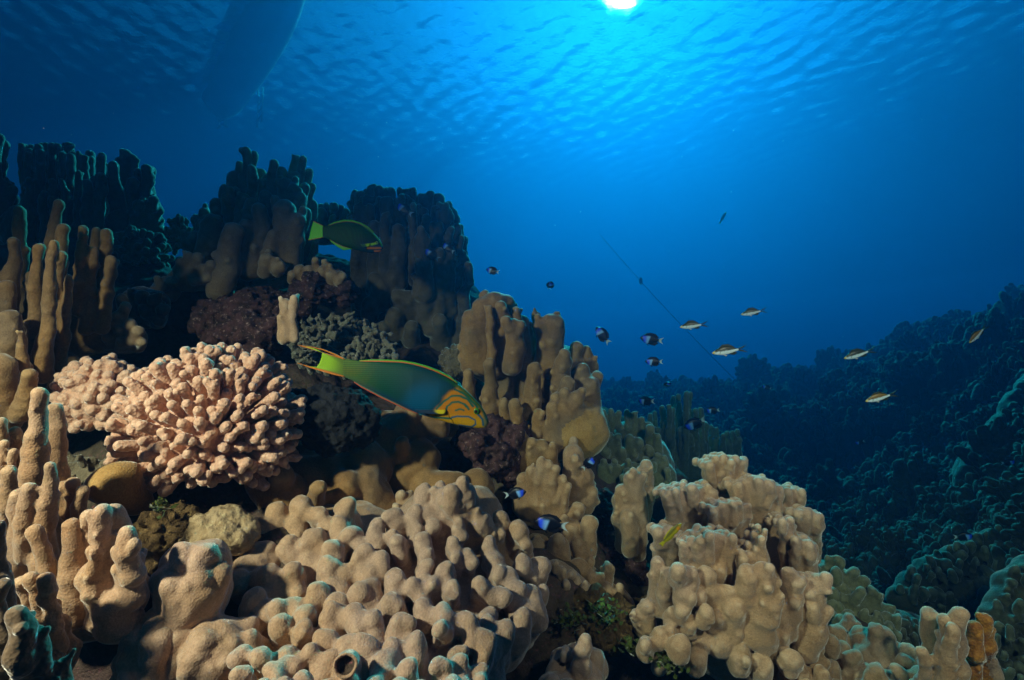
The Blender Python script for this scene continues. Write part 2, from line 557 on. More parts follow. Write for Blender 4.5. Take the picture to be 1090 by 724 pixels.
M_PATCH = coral_mat("encrusted_patch", (0.26, 0.17, 0.085), (0.46, 0.35, 0.22), grain=260, mottle=40, bump=1.0, bdist=0.008, rough=0.95, speck=(0.60, 0.50, 0.30), cells=False)
M_LEAFY = coral_mat("leafy_algae", (0.10, 0.075, 0.05), (0.20, 0.21, 0.17), grain=300, mottle=40, bump=0.5, speck=(0.30, 0.20, 0.15))
M_GREEN = coral_mat("green_algae", (0.03, 0.05, 0.008), (0.09, 0.13, 0.02), grain=300, mottle=60, bump=0.4)
M_BLOB = coral_mat("black_blob", (0.006, 0.007, 0.010), (0.018, 0.020, 0.028), grain=240, mottle=20, bump=0.9, bdist=0.008, rough=0.9, cells=False)

PX = lambda r, d: r * d / FPX
def jit(s): return rng.normal(0, s, 3)

def column(F, xb, yb, xt, yt, rb, rt, d, db=None, lumps=2, k=0.25, part='column', bend=0.2):
    """one upright coral column from its foot to its rounded tip, with side swellings"""
    if part: F.part(part)
    db = d if db is None else db
    a, b = P(xb, yb, db), P(xt, yt, d)
    ra, rb_ = PX(rb, db), PX(rt, d)
    b = b - (b - a) / (np.linalg.norm(b - a) + 1e-9) * rb_ * 0.8
    L = np.linalg.norm(b - a)
    n = max(2, int(L / (2.2 * min(ra, rb_))))
    n = min(n, 6)
    pts = [a + (b - a) * i / n + (jit(1) * bend * ra if 0 < i < n else 0) for i in range(n + 1)]
    rad = [ra + (rb_ - ra) * (i / n) ** 0.8 for i in range(n + 1)]
    rad = [r * (1 + rng.normal(0, 0.07)) if 0 < i < n else r for i, r in enumerate(rad)]
    for i in range(n):
        F.cap(pts[i], pts[i + 1], rad[i], rad[i + 1], k * rad[i])
    for _ in range(int(lumps * 1.8)):
        t = rng.uniform(0.2, 1.0)
        i = min(int(t * n), n - 1)
        c = pts[i] + (pts[i + 1] - pts[i]) * (t * n - i)
        r = rad[i]
        dv = rng.normal(0, 1, 3); dv[1] -= 0.6; dv /= np.linalg.norm(dv)
        rr = r * rng.uniform(0.34, 0.58)
        F.cap(c + dv * (r * 0.6), c + dv * (r * 1.0) + np.array([0, 0, rr * rng.uniform(.6, 1.6)]), rr, rr * 0.9, 0.22 * rr)

def tips(F, lst, base, r_base, d, spread=0.35, lumps=2, dback=0.0, part='column'):
    """a fan of columns that rise from around one foot; lst = (x, y, r)"""
    xb, yb = base
    for (x, y, r) in lst:
        bx = xb + (x - xb) * (1 - spread)
        column(F, bx, yb, x, y, r_base if r_base else r * 1.3, r, d + rng.normal(0, 0.012 * d), d + dback, lumps, part=part)

def inpoly(x, y, poly):
    c = False
    n = len(poly)
    for i in range(n):
        x1, y1 = poly[i]; x2, y2 = poly[(i + 1) % n]
        if (y1 > y) != (y2 > y) and x < (x2 - x1) * (y - y1) / (y2 - y1) + x1:
            c = not c
    return c

def scatter(poly, step, tries=4000, seed=0):
    g = random.Random(seed)
    xs = [p[0] for p in poly]; ys = [p[1] for p in poly]
    out = []
    for _ in range(tries):
        x, y = g.uniform(min(xs), max(xs)), g.uniform(min(ys), max(ys))
        if inpoly(x, y, poly) and all((x - a) ** 2 + (y - b) ** 2 > step * step for a, b in out):
            out.append((x, y))
    return out

def lobe(F, tip, r, L, dv, sub=4, part='lobe', k=0.4):
    """a rounded lobe: stalk, head and a few swellings that give it an uneven outline"""
    if part: F.part(part)
    a = tip - dv * L
    F.cap(a, tip - dv * r, r * 1.05, r * 0.92, k * r)
    for _ in range(sub):
        v = rng.normal(0, 1, 3); v -= dv * (v @ dv) * 0.4
        v /= np.linalg.norm(v)
        rr = r * rng.uniform(0.5, 0.82)
        c = tip - dv * r * rng.uniform(0.6, 2.2) + v * r * rng.uniform(0.5, 0.85)
        F.cap(c - dv * rr * 0.6, c + dv * rr * 0.3, rr, rr * 0.9, 0.32 * rr)

def knobs(F, poly, dfun, step, rlo, rhi, L, dv, seed, sub=4, base=1.6, part='lobe', djit=0.02, k=0.3):
    dv = np.array(dv, float); dv /= np.linalg.norm(dv)
    for (x, y) in scatter(poly, step, seed=seed):
        d = dfun(x, y)
        if base:
            F.cur = 0
            c = P(x, y, d)
            rb = PX(step * base * 0.62, d)
            F.ball(c - dv * (PX(L, d) * 0.85 + rb * 0.5) + np.array([0, rb * 0.5, -rb * 0.2]), rb, 0.6 * rb)
        d += rng.normal(0, djit)
        v = dv + jit(0.16); v /= np.linalg.norm(v)
        lobe(F, P(x, y, d), PX(rng.uniform(rlo, rhi), d), PX(L, d) * rng.uniform(0.7, 1.15), v, sub, part, k)

def mass(F, lst, k=0.7):
    """the solid body of a colony: (x, y, d, r px)"""
    F.cur = 0
    for (x, y, d, r) in lst:
        F.ball(P(x, y, d), PX(r, d), k * PX(r, d))

def root(F, x, y, d, r, down=0.7):
    """foot of a colony, carried down to the ground"""
    F.cur = 0
    c = P(x, y, d)
    F.cap(c, c + np.array([0, 0.08, -down]), PX(r, d), PX(r, d) * 1.3, 0.04)

def vox(d): return 1.9 * d / FPX
SOFT = lambda d: ((18, 0.004, 1), (48, 0.0028, 2), (120, 0.0008, 3))
G_FING = 'finger corals of the reef'
G_LOBE = 'lobed corals of the reef'

# ------------------------------------------------------------------ the rock the corals grow on
DEPTH = np.array([(0, 720, .66), (150, 720, .66), (350, 720, .68), (550, 720, .8), (700, 720, 1.05), (880, 720, 1.2), (1060, 720, 1.05),
                  (0, 600, .8), (120, 600, .86), (250, 600, .9), (400, 600, .95), (550, 600, 1.05), (650, 640, 1.2),
                  (0, 450, 1.1), (60, 330, 1.45), (90, 200, 2.5), (200, 440, 1.25), (250, 350, 1.6), (260, 230, 2.2), (430, 300, 2.25),
                  (430, 450, 1.45), (560, 400, 1.8), (620, 500, 1.7), (520, 540, 1.4), (650, 540, 1.5), (720, 470, 2.7), (780, 600, 1.45), (880, 620, 1.65), (950, 690, 1.55)])
def reef_depth(x, y):
    w = 1.0 / ((DEPTH[:, 0] - x) ** 2 + (DEPTH[:, 1] - y) ** 2 + 300) ** 1.4
    return float((w * DEPTH[:, 2]).sum() / w.sum())
def build_rock():
    F = Field()
    poly = [(-480, 330), (-300, 270), (-60, 240), (60, 252), (170, 275), (235, 268), (320, 262), (395, 262), (460, 262), (485, 330), (510, 380), (580, 400), (632, 470), (705, 485), (745, 545),
            (800, 590), (822, 650), (835, 720), (900, 770), (1060, 790), (1060, 900), (-480, 900)]
    for (x, y) in scatter(poly, 24, 8000, 3):
        d = reef_depth(x, min(y, 724)) * (1 + max(0, y - 724) * 0.0004)
        r = 0.085 + 0.045 * d
        r *= rng.uniform(0.75, 1.15)
        if y > 520 and 230 < x < 560: d *= 1.12
        c = P(x, y, d) + np.array([0, r + 0.22 + 0.08 * d, -0.03])
        F.ball(c, r, 0.05)
        F.cap(c, c + np.array([0, 0.5 * d, -0.4]), r, r * 1.5, 0.05)
    F.build(0.011, ((5, 0.03, 31), (14, 0.022, 32), (38, 0.009, 33)))
    o = F.emit('reef_rock', M_ROCK, 'dark rugged reef rock with purple crusts, carrying the corals', 'rock')
build_rock()

# ------------------------------------------------------------------ rear, left
def rear_left():
    F = Field()
    mass(F, [(60, 250, 2.5, 32), (98, 245, 2.5, 28), (32, 245, 2.5, 26), (140, 252, 2.45, 22)])
    for i in range(46):
        x = rng.uniform(22, 112)
        y = 152 + rng.uniform(0, 12) + (8 if x > 80 else 0)
        column(F, x + rng.normal(0, 4), 250, x, y, 5, rng.uniform(2.9, 4.3), 2.35 + rng.uniform(-.12, .2), None, 4)
    for i in range(16):
        x = rng.uniform(28, 112); y = rng.uniform(178, 215)
        column(F, x + rng.normal(0, 5), 262, x, y, 5.5, rng.uniform(3.2, 4.6), 2.2 + rng.uniform(-.05, .05), None, 3)
    F.build(vox(2.2), SOFT(2))
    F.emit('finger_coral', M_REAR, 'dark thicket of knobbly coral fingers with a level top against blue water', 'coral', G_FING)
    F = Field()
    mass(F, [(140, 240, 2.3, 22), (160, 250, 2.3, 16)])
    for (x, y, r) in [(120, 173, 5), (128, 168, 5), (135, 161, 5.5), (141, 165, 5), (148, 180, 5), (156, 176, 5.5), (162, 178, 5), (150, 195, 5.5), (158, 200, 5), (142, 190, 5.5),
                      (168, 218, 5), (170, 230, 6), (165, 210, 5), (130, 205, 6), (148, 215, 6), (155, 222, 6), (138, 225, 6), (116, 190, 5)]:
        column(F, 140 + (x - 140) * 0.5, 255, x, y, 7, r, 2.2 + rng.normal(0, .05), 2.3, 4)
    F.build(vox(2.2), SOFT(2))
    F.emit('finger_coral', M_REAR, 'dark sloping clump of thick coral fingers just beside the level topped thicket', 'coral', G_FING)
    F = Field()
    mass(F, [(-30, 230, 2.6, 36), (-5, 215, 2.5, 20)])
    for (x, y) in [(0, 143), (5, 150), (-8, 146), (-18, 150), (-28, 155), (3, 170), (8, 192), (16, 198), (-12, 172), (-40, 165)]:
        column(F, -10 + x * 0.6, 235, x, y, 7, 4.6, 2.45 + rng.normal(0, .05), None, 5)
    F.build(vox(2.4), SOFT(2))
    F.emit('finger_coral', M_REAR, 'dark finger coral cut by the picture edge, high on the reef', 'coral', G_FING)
rear_left()

# ------------------------------------------------------------------ tall fingers at the left edge
def tall_left():
    F = Field()
    mass(F, [(15, 430, 1.32, 34), (60, 400, 1.38, 26), (95, 350, 1.45, 26), (-30, 420, 1.3, 40)])
    for (xt, yt, xb, yb, rt, rb, d) in [
        (22, 221, 22, 350, 5, 9, 1.32), (15, 254, 8, 370, 5.5, 10, 1.24), (8, 300, 4, 420, 7, 13, 1.2), (63, 213, 52, 340, 4.6, 10, 1.3),
        (42, 261, 30, 400, 5, 12, 1.2), (58, 255, 46, 400, 4.4, 10, 1.19), (67, 240, 62, 350, 5, 8, 1.27), (66, 268, 60, 380, 4.6, 8, 1.25), (74, 292, 62, 410, 4, 8, 1.25),
        (89, 240, 82, 330, 5, 8, 1.33), (103, 243, 97, 340, 4.5, 8, 1.4), (115, 245, 100, 340, 5, 8, 1.38), (99, 263, 92, 350, 5, 8, 1.35), (119, 274, 108, 350, 5, 8, 1.36),
        (13, 330, 6, 440, 10, 17, 1.15), (23, 352, 25, 430, 3.6, 9, 1.13), (36, 290, 30, 380, 6, 9, 1.28), (-18, 240, -16, 420, 7, 12, 1.25), (-10, 300, -14, 430, 7, 12, 1.18), (-40, 260, -30, 420, 7, 12, 1.3),
        (2, 380, 0, 450, 12, 18, 1.1), (33, 395, 22, 440, 6, 10, 1.1)]:
        column(F, xb, yb, xt, yt, rb, rt, d, d + 0.03, 2, bend=0.12)
    F.build(vox(1.15), SOFT(1))
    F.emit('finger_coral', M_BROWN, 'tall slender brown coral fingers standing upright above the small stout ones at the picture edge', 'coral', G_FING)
tall_left()

# ------------------------------------------------------------------ stout fingers, lower left
def lower_left():
    F = Field()
    mass(F, [(20, 590, .88, 46), (70, 640, .88, 40), (110, 640, .92, 36), (-30, 560, .9, 50), (60, 560, .98, 26)])
    for (xt, yt, xb, yb, rt, rb, d) in [
        (43, 415, 30, 540, 8, 16, .84), (58, 432, 60, 540, 7, 15, .92), (53, 492, 48, 610, 5.5, 15, .78), (31, 516, 27, 590, 8.5, 11, .77), (10, 498, 4, 620, 6, 10, .8),
        (20, 522, 14, 640, 7, 10, .78), (4, 470, 2, 560, 5, 8, .86), (14, 478, 10, 560, 5, 8, .86), (2, 445, 0, 540, 6, 9, .9), (16, 455, 14, 540, 5, 8, .92), (-20, 460, -20, 600, 9, 14, .85),
        (36, 560, 62, 660, 8, 11, .76), (75, 553, 84, 650, 8, 17, .77), (88, 520, 84, 560, 6, 8, .9), (77, 512, 76, 560, 6, 8, .92), (67, 515, 68, 560, 6, 8, .92)]:
        column(F, xb, yb, xt, yt, rb, rt, d, d + 0.02, 1, bend=0.1)
    F.build(vox(.8), SOFT(1))
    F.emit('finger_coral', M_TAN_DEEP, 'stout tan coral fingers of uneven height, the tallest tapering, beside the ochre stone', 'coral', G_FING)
    F = Field()
    mass(F, [(118, 650, .84, 26), (130, 630, .85, 24)])
    for (xt, yt, xb, yb, rt, rb, d) in [
        (93, 546, 97, 650, 6, 11, .78), (107, 540, 112, 640, 10, 17, .76), (121, 541, 120, 610, 9, 15, .78), (137, 562, 126, 660, 7, 22, .76), (148, 590, 138, 640, 8, 14, .8), (101, 580, 104, 660, 7, 12, .75)]:
        column(F, xb, yb, xt, yt, rb, rt, d, d + 0.02, 6)
    F.build(vox(.8), SOFT(1))
    F.emit('column_coral', M_TAN, 'thick fluted tan coral pillar with a pale crumpled top, beside the brown turfy rock', 'coral', G_LOBE)
    F = Field()
    mass(F, [(55, 700, .74, 24)])
    for (xt, yt, xb, yb, rt, rb, d) in [(22, 617, 45, 700, 5, 9, .70), (32, 612, 50, 690, 5.5, 9, .69), (48, 612, 60, 690, 6, 9, .69), (58, 640, 68, 700, 6, 9, .71)]:
        column(F, xb, yb, xt, yt, rb, rt, d, d + 0.02, 2)
    F.build(vox(.7), SOFT(1))
    F.emit('finger_coral', M_TAN_DEEP, 'small cluster of four short coral fingers low in front of the stout ones', 'coral', G_FING)
    F = Field()
    mass(F, [(20, 730, .68, 40), (-20, 700, .68, 40)])
    for (xt, yt, xb, yb, rt, rb, d) in [(-2, 556, -6, 700, 8, 16, .64), (3, 618, 10, 720, 8, 14, .6), (16, 648, 30, 740, 9, 15, .58), (38, 668, 60, 750, 8, 14, .6), (-22, 600, -20, 700, 9, 14, .62), (66, 700, 80, 760, 8, 13, .62)]:
        column(F, xb, yb, xt, yt, rb, rt, d, d + 0.02, 2)
    F.build(vox(.62), SOFT(1))
    F.emit('finger_coral', M_REAR, 'dark smooth coral fingers in the bottom corner, lowest of the finger corals', 'coral', G_FING)  # dark coral tone puts the unlit corner's shade into the colour
lower_left()

# ------------------------------------------------------------------ finger coral with broad lobes, upper middle left
def upper_mid():
    F = Field()
    mass(F, [(250, 268, 2.1, 22), (285, 262, 2.1, 26), (315, 262, 2.1, 20), (225, 268, 2.06, 15)])
    for _ in range(34):
        x = rng.uniform(212, 336); y0 = np.interp(x, [205, 230, 250, 262, 278, 300, 320, 335], [232, 214, 186, 164, 182, 180, 170, 212]) + rng.uniform(4, 44)
        column(F, 270 + (x - 270) * .75, y0 + 60, x, y0, 6, rng.uniform(3.2, 5.4), 1.97 + rng.normal(0, .03), 2.02, 3)
    for (x, y, r) in [(262, 158, 5.5), (270, 162, 5), (278, 180, 7), (292, 171, 5.5), (301, 178, 6.5), (317, 166, 5.5), (323, 167, 4.5), (330, 180, 5), (333, 196, 5.5), (335, 214, 5.5), (250, 184, 8), (240, 198, 8),
                      (230, 212, 8), (216, 222, 7.5), (208, 229, 8), (256, 172, 5), (286, 186, 6), (310, 184, 6), (324, 188, 6)]:
        column(F, 270 + (x - 270) * 0.7, 270, x, y, 7.5, r * .85, 2.02 + rng.normal(0, .03), 2.08, 4)
    for (xt, yt, xb, yb, rt, rb, d) in [(260, 206, 258, 270, 6.5, 9, 1.93), (268, 212, 266, 275, 6.5, 9, 1.9), (283, 203, 280, 275, 6.5, 10, 1.93), (304, 191, 300, 270, 8, 11, 1.92), (313, 196, 308, 270, 6.5, 9, 1.9), (321, 206, 314, 275, 6, 9, 1.9),
                                        (250, 238, 233, 308, 9, 14, 1.76), (262, 234, 262, 288, 8, 11, 1.82), (276, 218, 272, 285, 8, 11, 1.83), (303, 214, 300, 280, 12, 11, 1.82), (318, 228, 310, 284, 8, 10, 1.82), (227, 232, 222, 276, 12, 14, 1.88),
                                        (292, 245, 288, 288, 8, 9, 1.8), (285, 278, 283, 288, 8, 9, 1.76), (299, 281, 296, 288, 7, 8, 1.74), (212, 250, 205, 262, 9, 8, 1.92)]:
        column(F, xb, yb, xt, yt, rb, rt, d, d + 0.03, 4)
    F.build(vox(1.8), SOFT(2))
    F.emit('finger_coral', M_TAN_DEEP, 'brown coral peak of thick merged fingers above the black overhang, behind the green wrasse tail', 'coral', G_FING)
    F = Field()
    mass(F, [(205, 292, 1.82, 14), (190, 298, 1.82, 11), (180, 312, 1.8, 10)])
    for (x, y, r) in [(192, 276, 5.5), (201, 270, 5.5), (212, 270, 6), (194, 290, 6.5), (205, 285, 7), (218, 284, 6), (226, 279, 5.5), (182, 299, 6), (172, 305, 6.5), (188, 284, 5), (222, 294, 6), (162, 314, 6), (208, 298, 6)]:
        column(F, 198 + (x - 198) * .7, 303, x, y, r * 1.1, r, 1.74, 1.8, 1)
    F.build(vox(1.7), SOFT(2))
    F.emit('lobed_coral', M_TAN_DEEP, 'small shelf of short pale brown lobes under the brown coral peak', 'coral', G_LOBE)
    F = Field()
    mass(F, [(125, 360, 1.52, 18), (140, 360, 1.5, 14), (100, 365, 1.5, 12)])
    for (x, y, r) in [(107, 337, 5.5), (119, 344, 6), (134, 323, 4.5), (127, 349, 6), (140, 343, 6), (149, 351, 6), (114, 358, 6), (100, 360, 7), (140, 361, 6), (90, 352, 6), (130, 363, 6), (152, 364, 5), (126, 334, 5)]:
        column(F, 122 + (x - 122) * .7, 370, x, y, r * 1.2, r, 1.42, 1.5, 2)
    F.build(vox(1.45), SOFT(2))
    F.emit('lobed_coral', M_TAN_DEEP, 'small clump of stubby brown lobes directly above the pink bushy coral', 'coral', G_LOBE)
    F = Field()
    mass(F, [(150, 325, 1.7, 20), (165, 322, 1.68, 14)])
    for (x, y, r) in [(130, 316, 6), (142, 310, 6), (152, 312, 7), (165, 316, 7), (174, 328, 7), (158, 330, 8), (140, 328, 7), (170, 342, 7)]:
        column(F, 155 + (x - 155) * .7, 340, x, y, r * 1.2, r, 1.6, 1.68, 2)
    F.build(vox(1.6), SOFT(2))
    F.emit('lobed_coral', M_REAR, 'dim brown lobed coral between the pale shelf and the stubby clump', 'coral', G_LOBE)
    # knobbly coral behind the rear wrasse and the ledge below it
    F = Field()
    mass(F, [(355, 238, 2.35, 20), (340, 245, 2.35, 16), (370, 245, 2.35, 16)])
    for i in range(22):
        x = rng.uniform(334, 380); y = 212 + abs(x - 352) * 0.5 + rng.uniform(0, 18)
        column(F, 355 + (x - 355) * .7, 250, x, y, 6, rng.uniform(3.5, 5), 2.25 + rng.normal(0, .03), 2.32, 3)
    F.build(vox(2.2), SOFT(2))
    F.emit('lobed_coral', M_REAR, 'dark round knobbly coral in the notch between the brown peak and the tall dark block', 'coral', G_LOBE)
    F = Field()
    mass(F, [(330, 296, 1.82, 12), (350, 298, 1.82, 11), (315, 293, 1.84, 9)])
    for (x, y, r) in [(318, 284, 6), (328, 284, 5), (336, 274, 4), (343, 286, 6), (355, 289, 6.5), (366, 293, 5), (346, 277, 4), (352, 281, 4), (310, 290, 5), (335, 290, 7), (326, 296, 7), (362, 298, 6)]:
        column(F, 338 + (x - 338) * .8, 302, x, y, r * 1.1, r, 1.74, 1.8, 2)
    F.build(vox(1.7), SOFT(2))
    F.emit('lobed_coral', M_TAN_DEEP, 'ledge of low brown lobes with teal rims just beneath the dark green wrasse', 'coral', G_LOBE)
upper_mid()

# ------------------------------------------------------------------ tall dark block
def dark_block():
    F = Field()
    mass(F, [(412, 285, 2.28, 32), (450, 285, 2.28, 32), (468, 325, 2.26, 26), (430, 335, 2.24, 34), (400, 325, 2.2, 26), (455, 372, 2.24, 30)])
    g = np.random.default_rng(23)
    topx = [374, 384, 398, 416, 436, 456, 470, 480, 488, 494, 499]
    topy = [206, 199, 196, 197, 197, 204, 203, 216, 230, 244, 262]
    for x in np.arange(377, 499, 5.2):
        for row in range(3):
            xx = x + g.uniform(-3, 3)
            y0 = np.interp(xx, topx, topy) + row * g.uniform(4, 22) + g.uniform(0, 5)
            yb = y0 + g.uniform(60, 110)
            column(F, 437 + (xx - 437) * .86, yb, xx, y0, g.uniform(6, 9), g.uniform(3.6, 5.6), 2.16 - .05 * row + g.normal(0, .02), 2.2 - .05 * row, 4)
    for (xt, yt, xb, yb, rt, rb, d) in [(449, 248, 450, 312, 9, 12, 1.93), (440, 216, 439, 300, 3.5, 5, 1.95), (467, 265, 467, 330, 6, 8, 1.98), (424, 240, 424, 300, 7, 10, 1.97), (398, 236, 400, 300, 7, 9, 1.99), (410, 228, 411, 290, 5, 8, 1.97), (478, 262, 474, 330, 8, 11, 2.02),
                                        (487, 294, 478, 360, 6, 10, 2.08), (489, 325, 482, 380, 6, 9, 2.08), (494, 345, 488, 385, 6, 8, 2.06), (477, 292, 470, 370, 8, 12, 2.05), (460, 300, 458, 350, 7, 9, 2.0)]:
        column(F, xb, yb, xt, yt, rb, rt, d, d + 0.05, 4)
    for (x, y, r) in [(405, 308, 13), (418, 300, 11), (436, 322, 12), (394, 326, 10), (420, 340, 12), (452, 330, 11), (468, 345, 10), (408, 352, 9), (438, 352, 10), (425, 318, 10), (398, 300, 9)]:
        F.part('lobe'); F.cap(P(x, y + r, 2.06), P(x, y - r * .3, 2.0), PX(r, 2.0), PX(r * .8, 2.0), 0.012)
    F.build(vox(2.0) * .9, SOFT(2))
    F.emit('massive_coral', M_REAR, 'tall dark coral block with a knobbed rim, tallest of the corals against open water', 'coral', G_LOBE)
dark_block()

# ------------------------------------------------------------------ bushy pink corals
def bushy(name, c, rx, ry, d, n, mat, label, tip, up=0.35, seed=1, stretch=0.8, warts=14):
    g = np.random.default_rng(seed)
    F = Field()
    C = P(*c, d)
    ex, ez = PX(rx, d), PX(ry, d)
    ey = ex * stretch
    F.cur = 0
    F.ball(C, min(ex, ez) * 0.66, 0.03)
    dirs = []
    i = 0
    while len(dirs) < n and i < 60000:
        i += 1
        v = g.normal(0, 1, 3); v /= np.linalg.norm(v)
        if v[1] > 0.5 or v[2] < -0.8: continue
        if all((v @ u) < math.cos(1.5 * math.sqrt(4.0 / n) * 0.82) for u in dirs):
            dirs.append(v)
    for v in dirs:
        F.part('branch')
        sc = np.array([ex, ey, ez])
        ln = g.uniform(0.84, 1.02)
        b = C + v * sc * ln
        a = C + v * sc * 0.3 - np.array([0, 0, ez * .12])
        b = b + np.array([0, 0, ez * 0.05])
        ax = (b - a) / np.linalg.norm(b - a)
        r = tip * g.uniform(0.85, 1.12)
        F.cap(a, b - ax * r * 2, r * 0.85, r * 1.0, r * 0.2)
        F.cap(b - ax * r * 2.2, b - ax * r * .9, r * 1.0, r * 0.98, r * 0.2)
        if g.random() < 0.55:                         # forked tip
            w = g.normal(0, 1, 3); w -= ax * (w @ ax); w /= np.linalg.norm(w)
            s = b - ax * r * g.uniform(2.0, 3.4)
            F.cap(s, s + w * r * 1.4 + ax * r * g.uniform(1.0, 2.0), r * .8, r * .78, r * .2)
        for _ in range(warts):
            w = g.normal(0, 1, 3); w -= ax * (w @ ax) * .7; w /= np.linalg.norm(w)
            s = b - ax * r * g.uniform(0.6, 5.0) + w * r * g.uniform(.78, .98)
            F.ball(s, r * g.uniform(.26, .38), r * .1)
    F.build(vox(d) * 0.62, ((60, tip * 0.08, 5), (200, tip * 0.06, 6)))
    return F.emit(name, mat, label, 'coral', 'bushy branching corals', origin=C - np.array([0, 0, ez]))
bushy('bushy_coral', (226, 455), 100, 88, 1.14, 300, M_PINK, 'big pink bushy coral with blunt bumpy branches, at the wrasse tail', 0.0106, seed=3)
bushy('bushy_coral', (104, 425), 46, 48, 1.2, 75, M_PINK, 'smaller pale pink bushy coral tucked against the side of the big one', 0.0115, seed=4)
bushy('bushy_coral', (150, 275), 34, 34, 2.1, 60, M_DARKBUSH, 'dark round bushy coral under the dark finger clump', 0.014, seed=5)
bushy('bushy_coral', (190, 252), 16, 26, 2.3, 34, M_DARKBUSH, 'tiny dark bushy coral in the gap before the brown coral peak', 0.011, seed=6)
bushy('bushy_coral', (486, 388), 22, 22, 1.75, 36, M_DARKBUSH, 'dark bushy tuft at the foot of the broad fan coral', 0.010, seed=8)

# ------------------------------------------------------------------ rocks, crusts, black lump
def lumps(name, lst, mat, label, cat, d, disp, group=None, k=0.03, v=1.0):
    F = Field()
    for (x, y, dd, r) in lst:
        F.ball(P(x, y, dd), PX(r, dd), k)
    F.build(vox(d) * v, disp)
    return F.emit(name, mat, label, cat, group)
CRAG = ((12, 0.03, 41), (30, 0.022, 42), (70, 0.011, 43), (150, 0.004, 44))
lumps('rock', [(250, 340, 1.68, 26), (275, 330, 1.7, 26), (300, 330, 1.72, 22), (240, 360, 1.62, 20), (330, 315, 1.75, 22), (360, 310, 1.8, 16), (270, 360, 1.62, 24), (225, 345, 1.66, 14)], M_PURPLE,
      'purple and maroon crusted rock below the black overhang', 'rock', 1.5, CRAG, 'crusted rocks')
lumps('rock', [(505, 472, 1.46, 18), (528, 484, 1.46, 19), (548, 472, 1.5, 14), (488, 464, 1.48, 11), (520, 455, 1.5, 13), (542, 498, 1.48, 13), (510, 492, 1.48, 12)], M_PURPLE,
      'dark maroon crusted rock right under the snout of the large wrasse', 'rock', 1.4, CRAG, 'crusted rocks')
lumps('rock', [(635, 660, 1.2, 26), (660, 665, 1.2, 22), (610, 655, 1.2, 20), (650, 680, 1.15, 18), (690, 650, 1.3, 20)], M_TURF,
      'mossy dark rock with green algae below the lobed fan', 'rock', 1.2, CRAG, 'crusted rocks')
lumps('rock', [(665, 560, 1.58, 20), (655, 590, 1.52, 20), (675, 610, 1.45, 18), (640, 545, 1.6, 18)], M_PURPLE,
      'reddish crusted rock in the cleft beside the single tan column', 'rock', 1.4, CRAG, 'crusted rocks')
lumps('rock', [(236, 568, .98, 26), (212, 575, .98, 20), (255, 572, .97, 16)], M_PATCH, 'pale yellow encrusted rock patch above the tan boulder lobe', 'rock', .95, ((30, 0.008, 41), (80, 0.005, 42), (160, 0.003, 43)), 'crusted rocks')
lumps('rock', [(180, 570, .98, 26), (165, 600, .93, 18), (160, 620, .9, 14), (190, 545, 1.04, 18)], M_TURF, 'dark brown turfy rock between the fluted pillar and the tan boulder', 'rock', .95, CRAG, 'crusted rocks')
lumps('ochre_stone_coral', [(124, 514, 1.0, 15), (114, 518, 1.0, 12), (134, 506, 1.01, 15), (128, 522, 1.0, 12), (144, 530, 1.03, 13), (155, 536, 1.04, 9)], M_OCHRE, 'smooth ochre stone-like coral lump under the pink bushy coral', 'coral', .95, ((14, 0.014, 1), (40, 0.003, 2)), G_LOBE)
lumps('blob', [(340, 440, 1.22, 30), (365, 445, 1.22, 30), (385, 452, 1.24, 22), (318, 430, 1.26, 18), (355, 460, 1.22, 22)], M_BLOB, 'black furry lump in the hollow below the large wrasse', 'blob', 1.15, ((22, 0.014, 51), (60, 0.008, 52), (130, 0.005, 53)))  # near-black rough lump, its kind not settled

# leafy curled growth behind the wrasse
def leafy():
    F = Field()
    poly = [(300, 352), (330, 340), (375, 335), (408, 350), (425, 380), (400, 392), (350, 388), (315, 380)]
    for (x, y) in scatter(poly, 7, 6000, 9):
        d = 1.46 + (392 - y) * 0.0025
        c = P(x, y, d)
        F.cap(c + np.array([0, 0.05, -0.03]), c, 0.012, 0.007, 0.004)
        for _ in range(3):
            e = c + rng.normal(0, 0.011, 3)
            F.cap(c, e, 0.006, 0.0045, 0.003)
    F.build(0.0036, ((90, 0.004, 61), (200, 0.003, 62)))
    F.emit('leafy_coral', M_LEAFY, 'crinkled teal and brown leafy coral behind the back of the large wrasse', 'coral')
leafy()
def stub():
    F = Field()
    for (xt, yt, xb, yb, rt, rb) in [(303, 318, 304, 358, 5.5, 8), (313, 314, 314, 360, 4.5, 6), (298, 335, 302, 360, 5, 7)]:
        column(F, xb, yb, xt, yt, rb, rt, 1.34, 1.36, 2, part=None)
    F.build(vox(1.3), SOFT(1))
    F.emit('column_coral', M_TAN, 'short solitary pale brown stub before the maroon crusted rock', 'coral', G_LOBE)
stub()

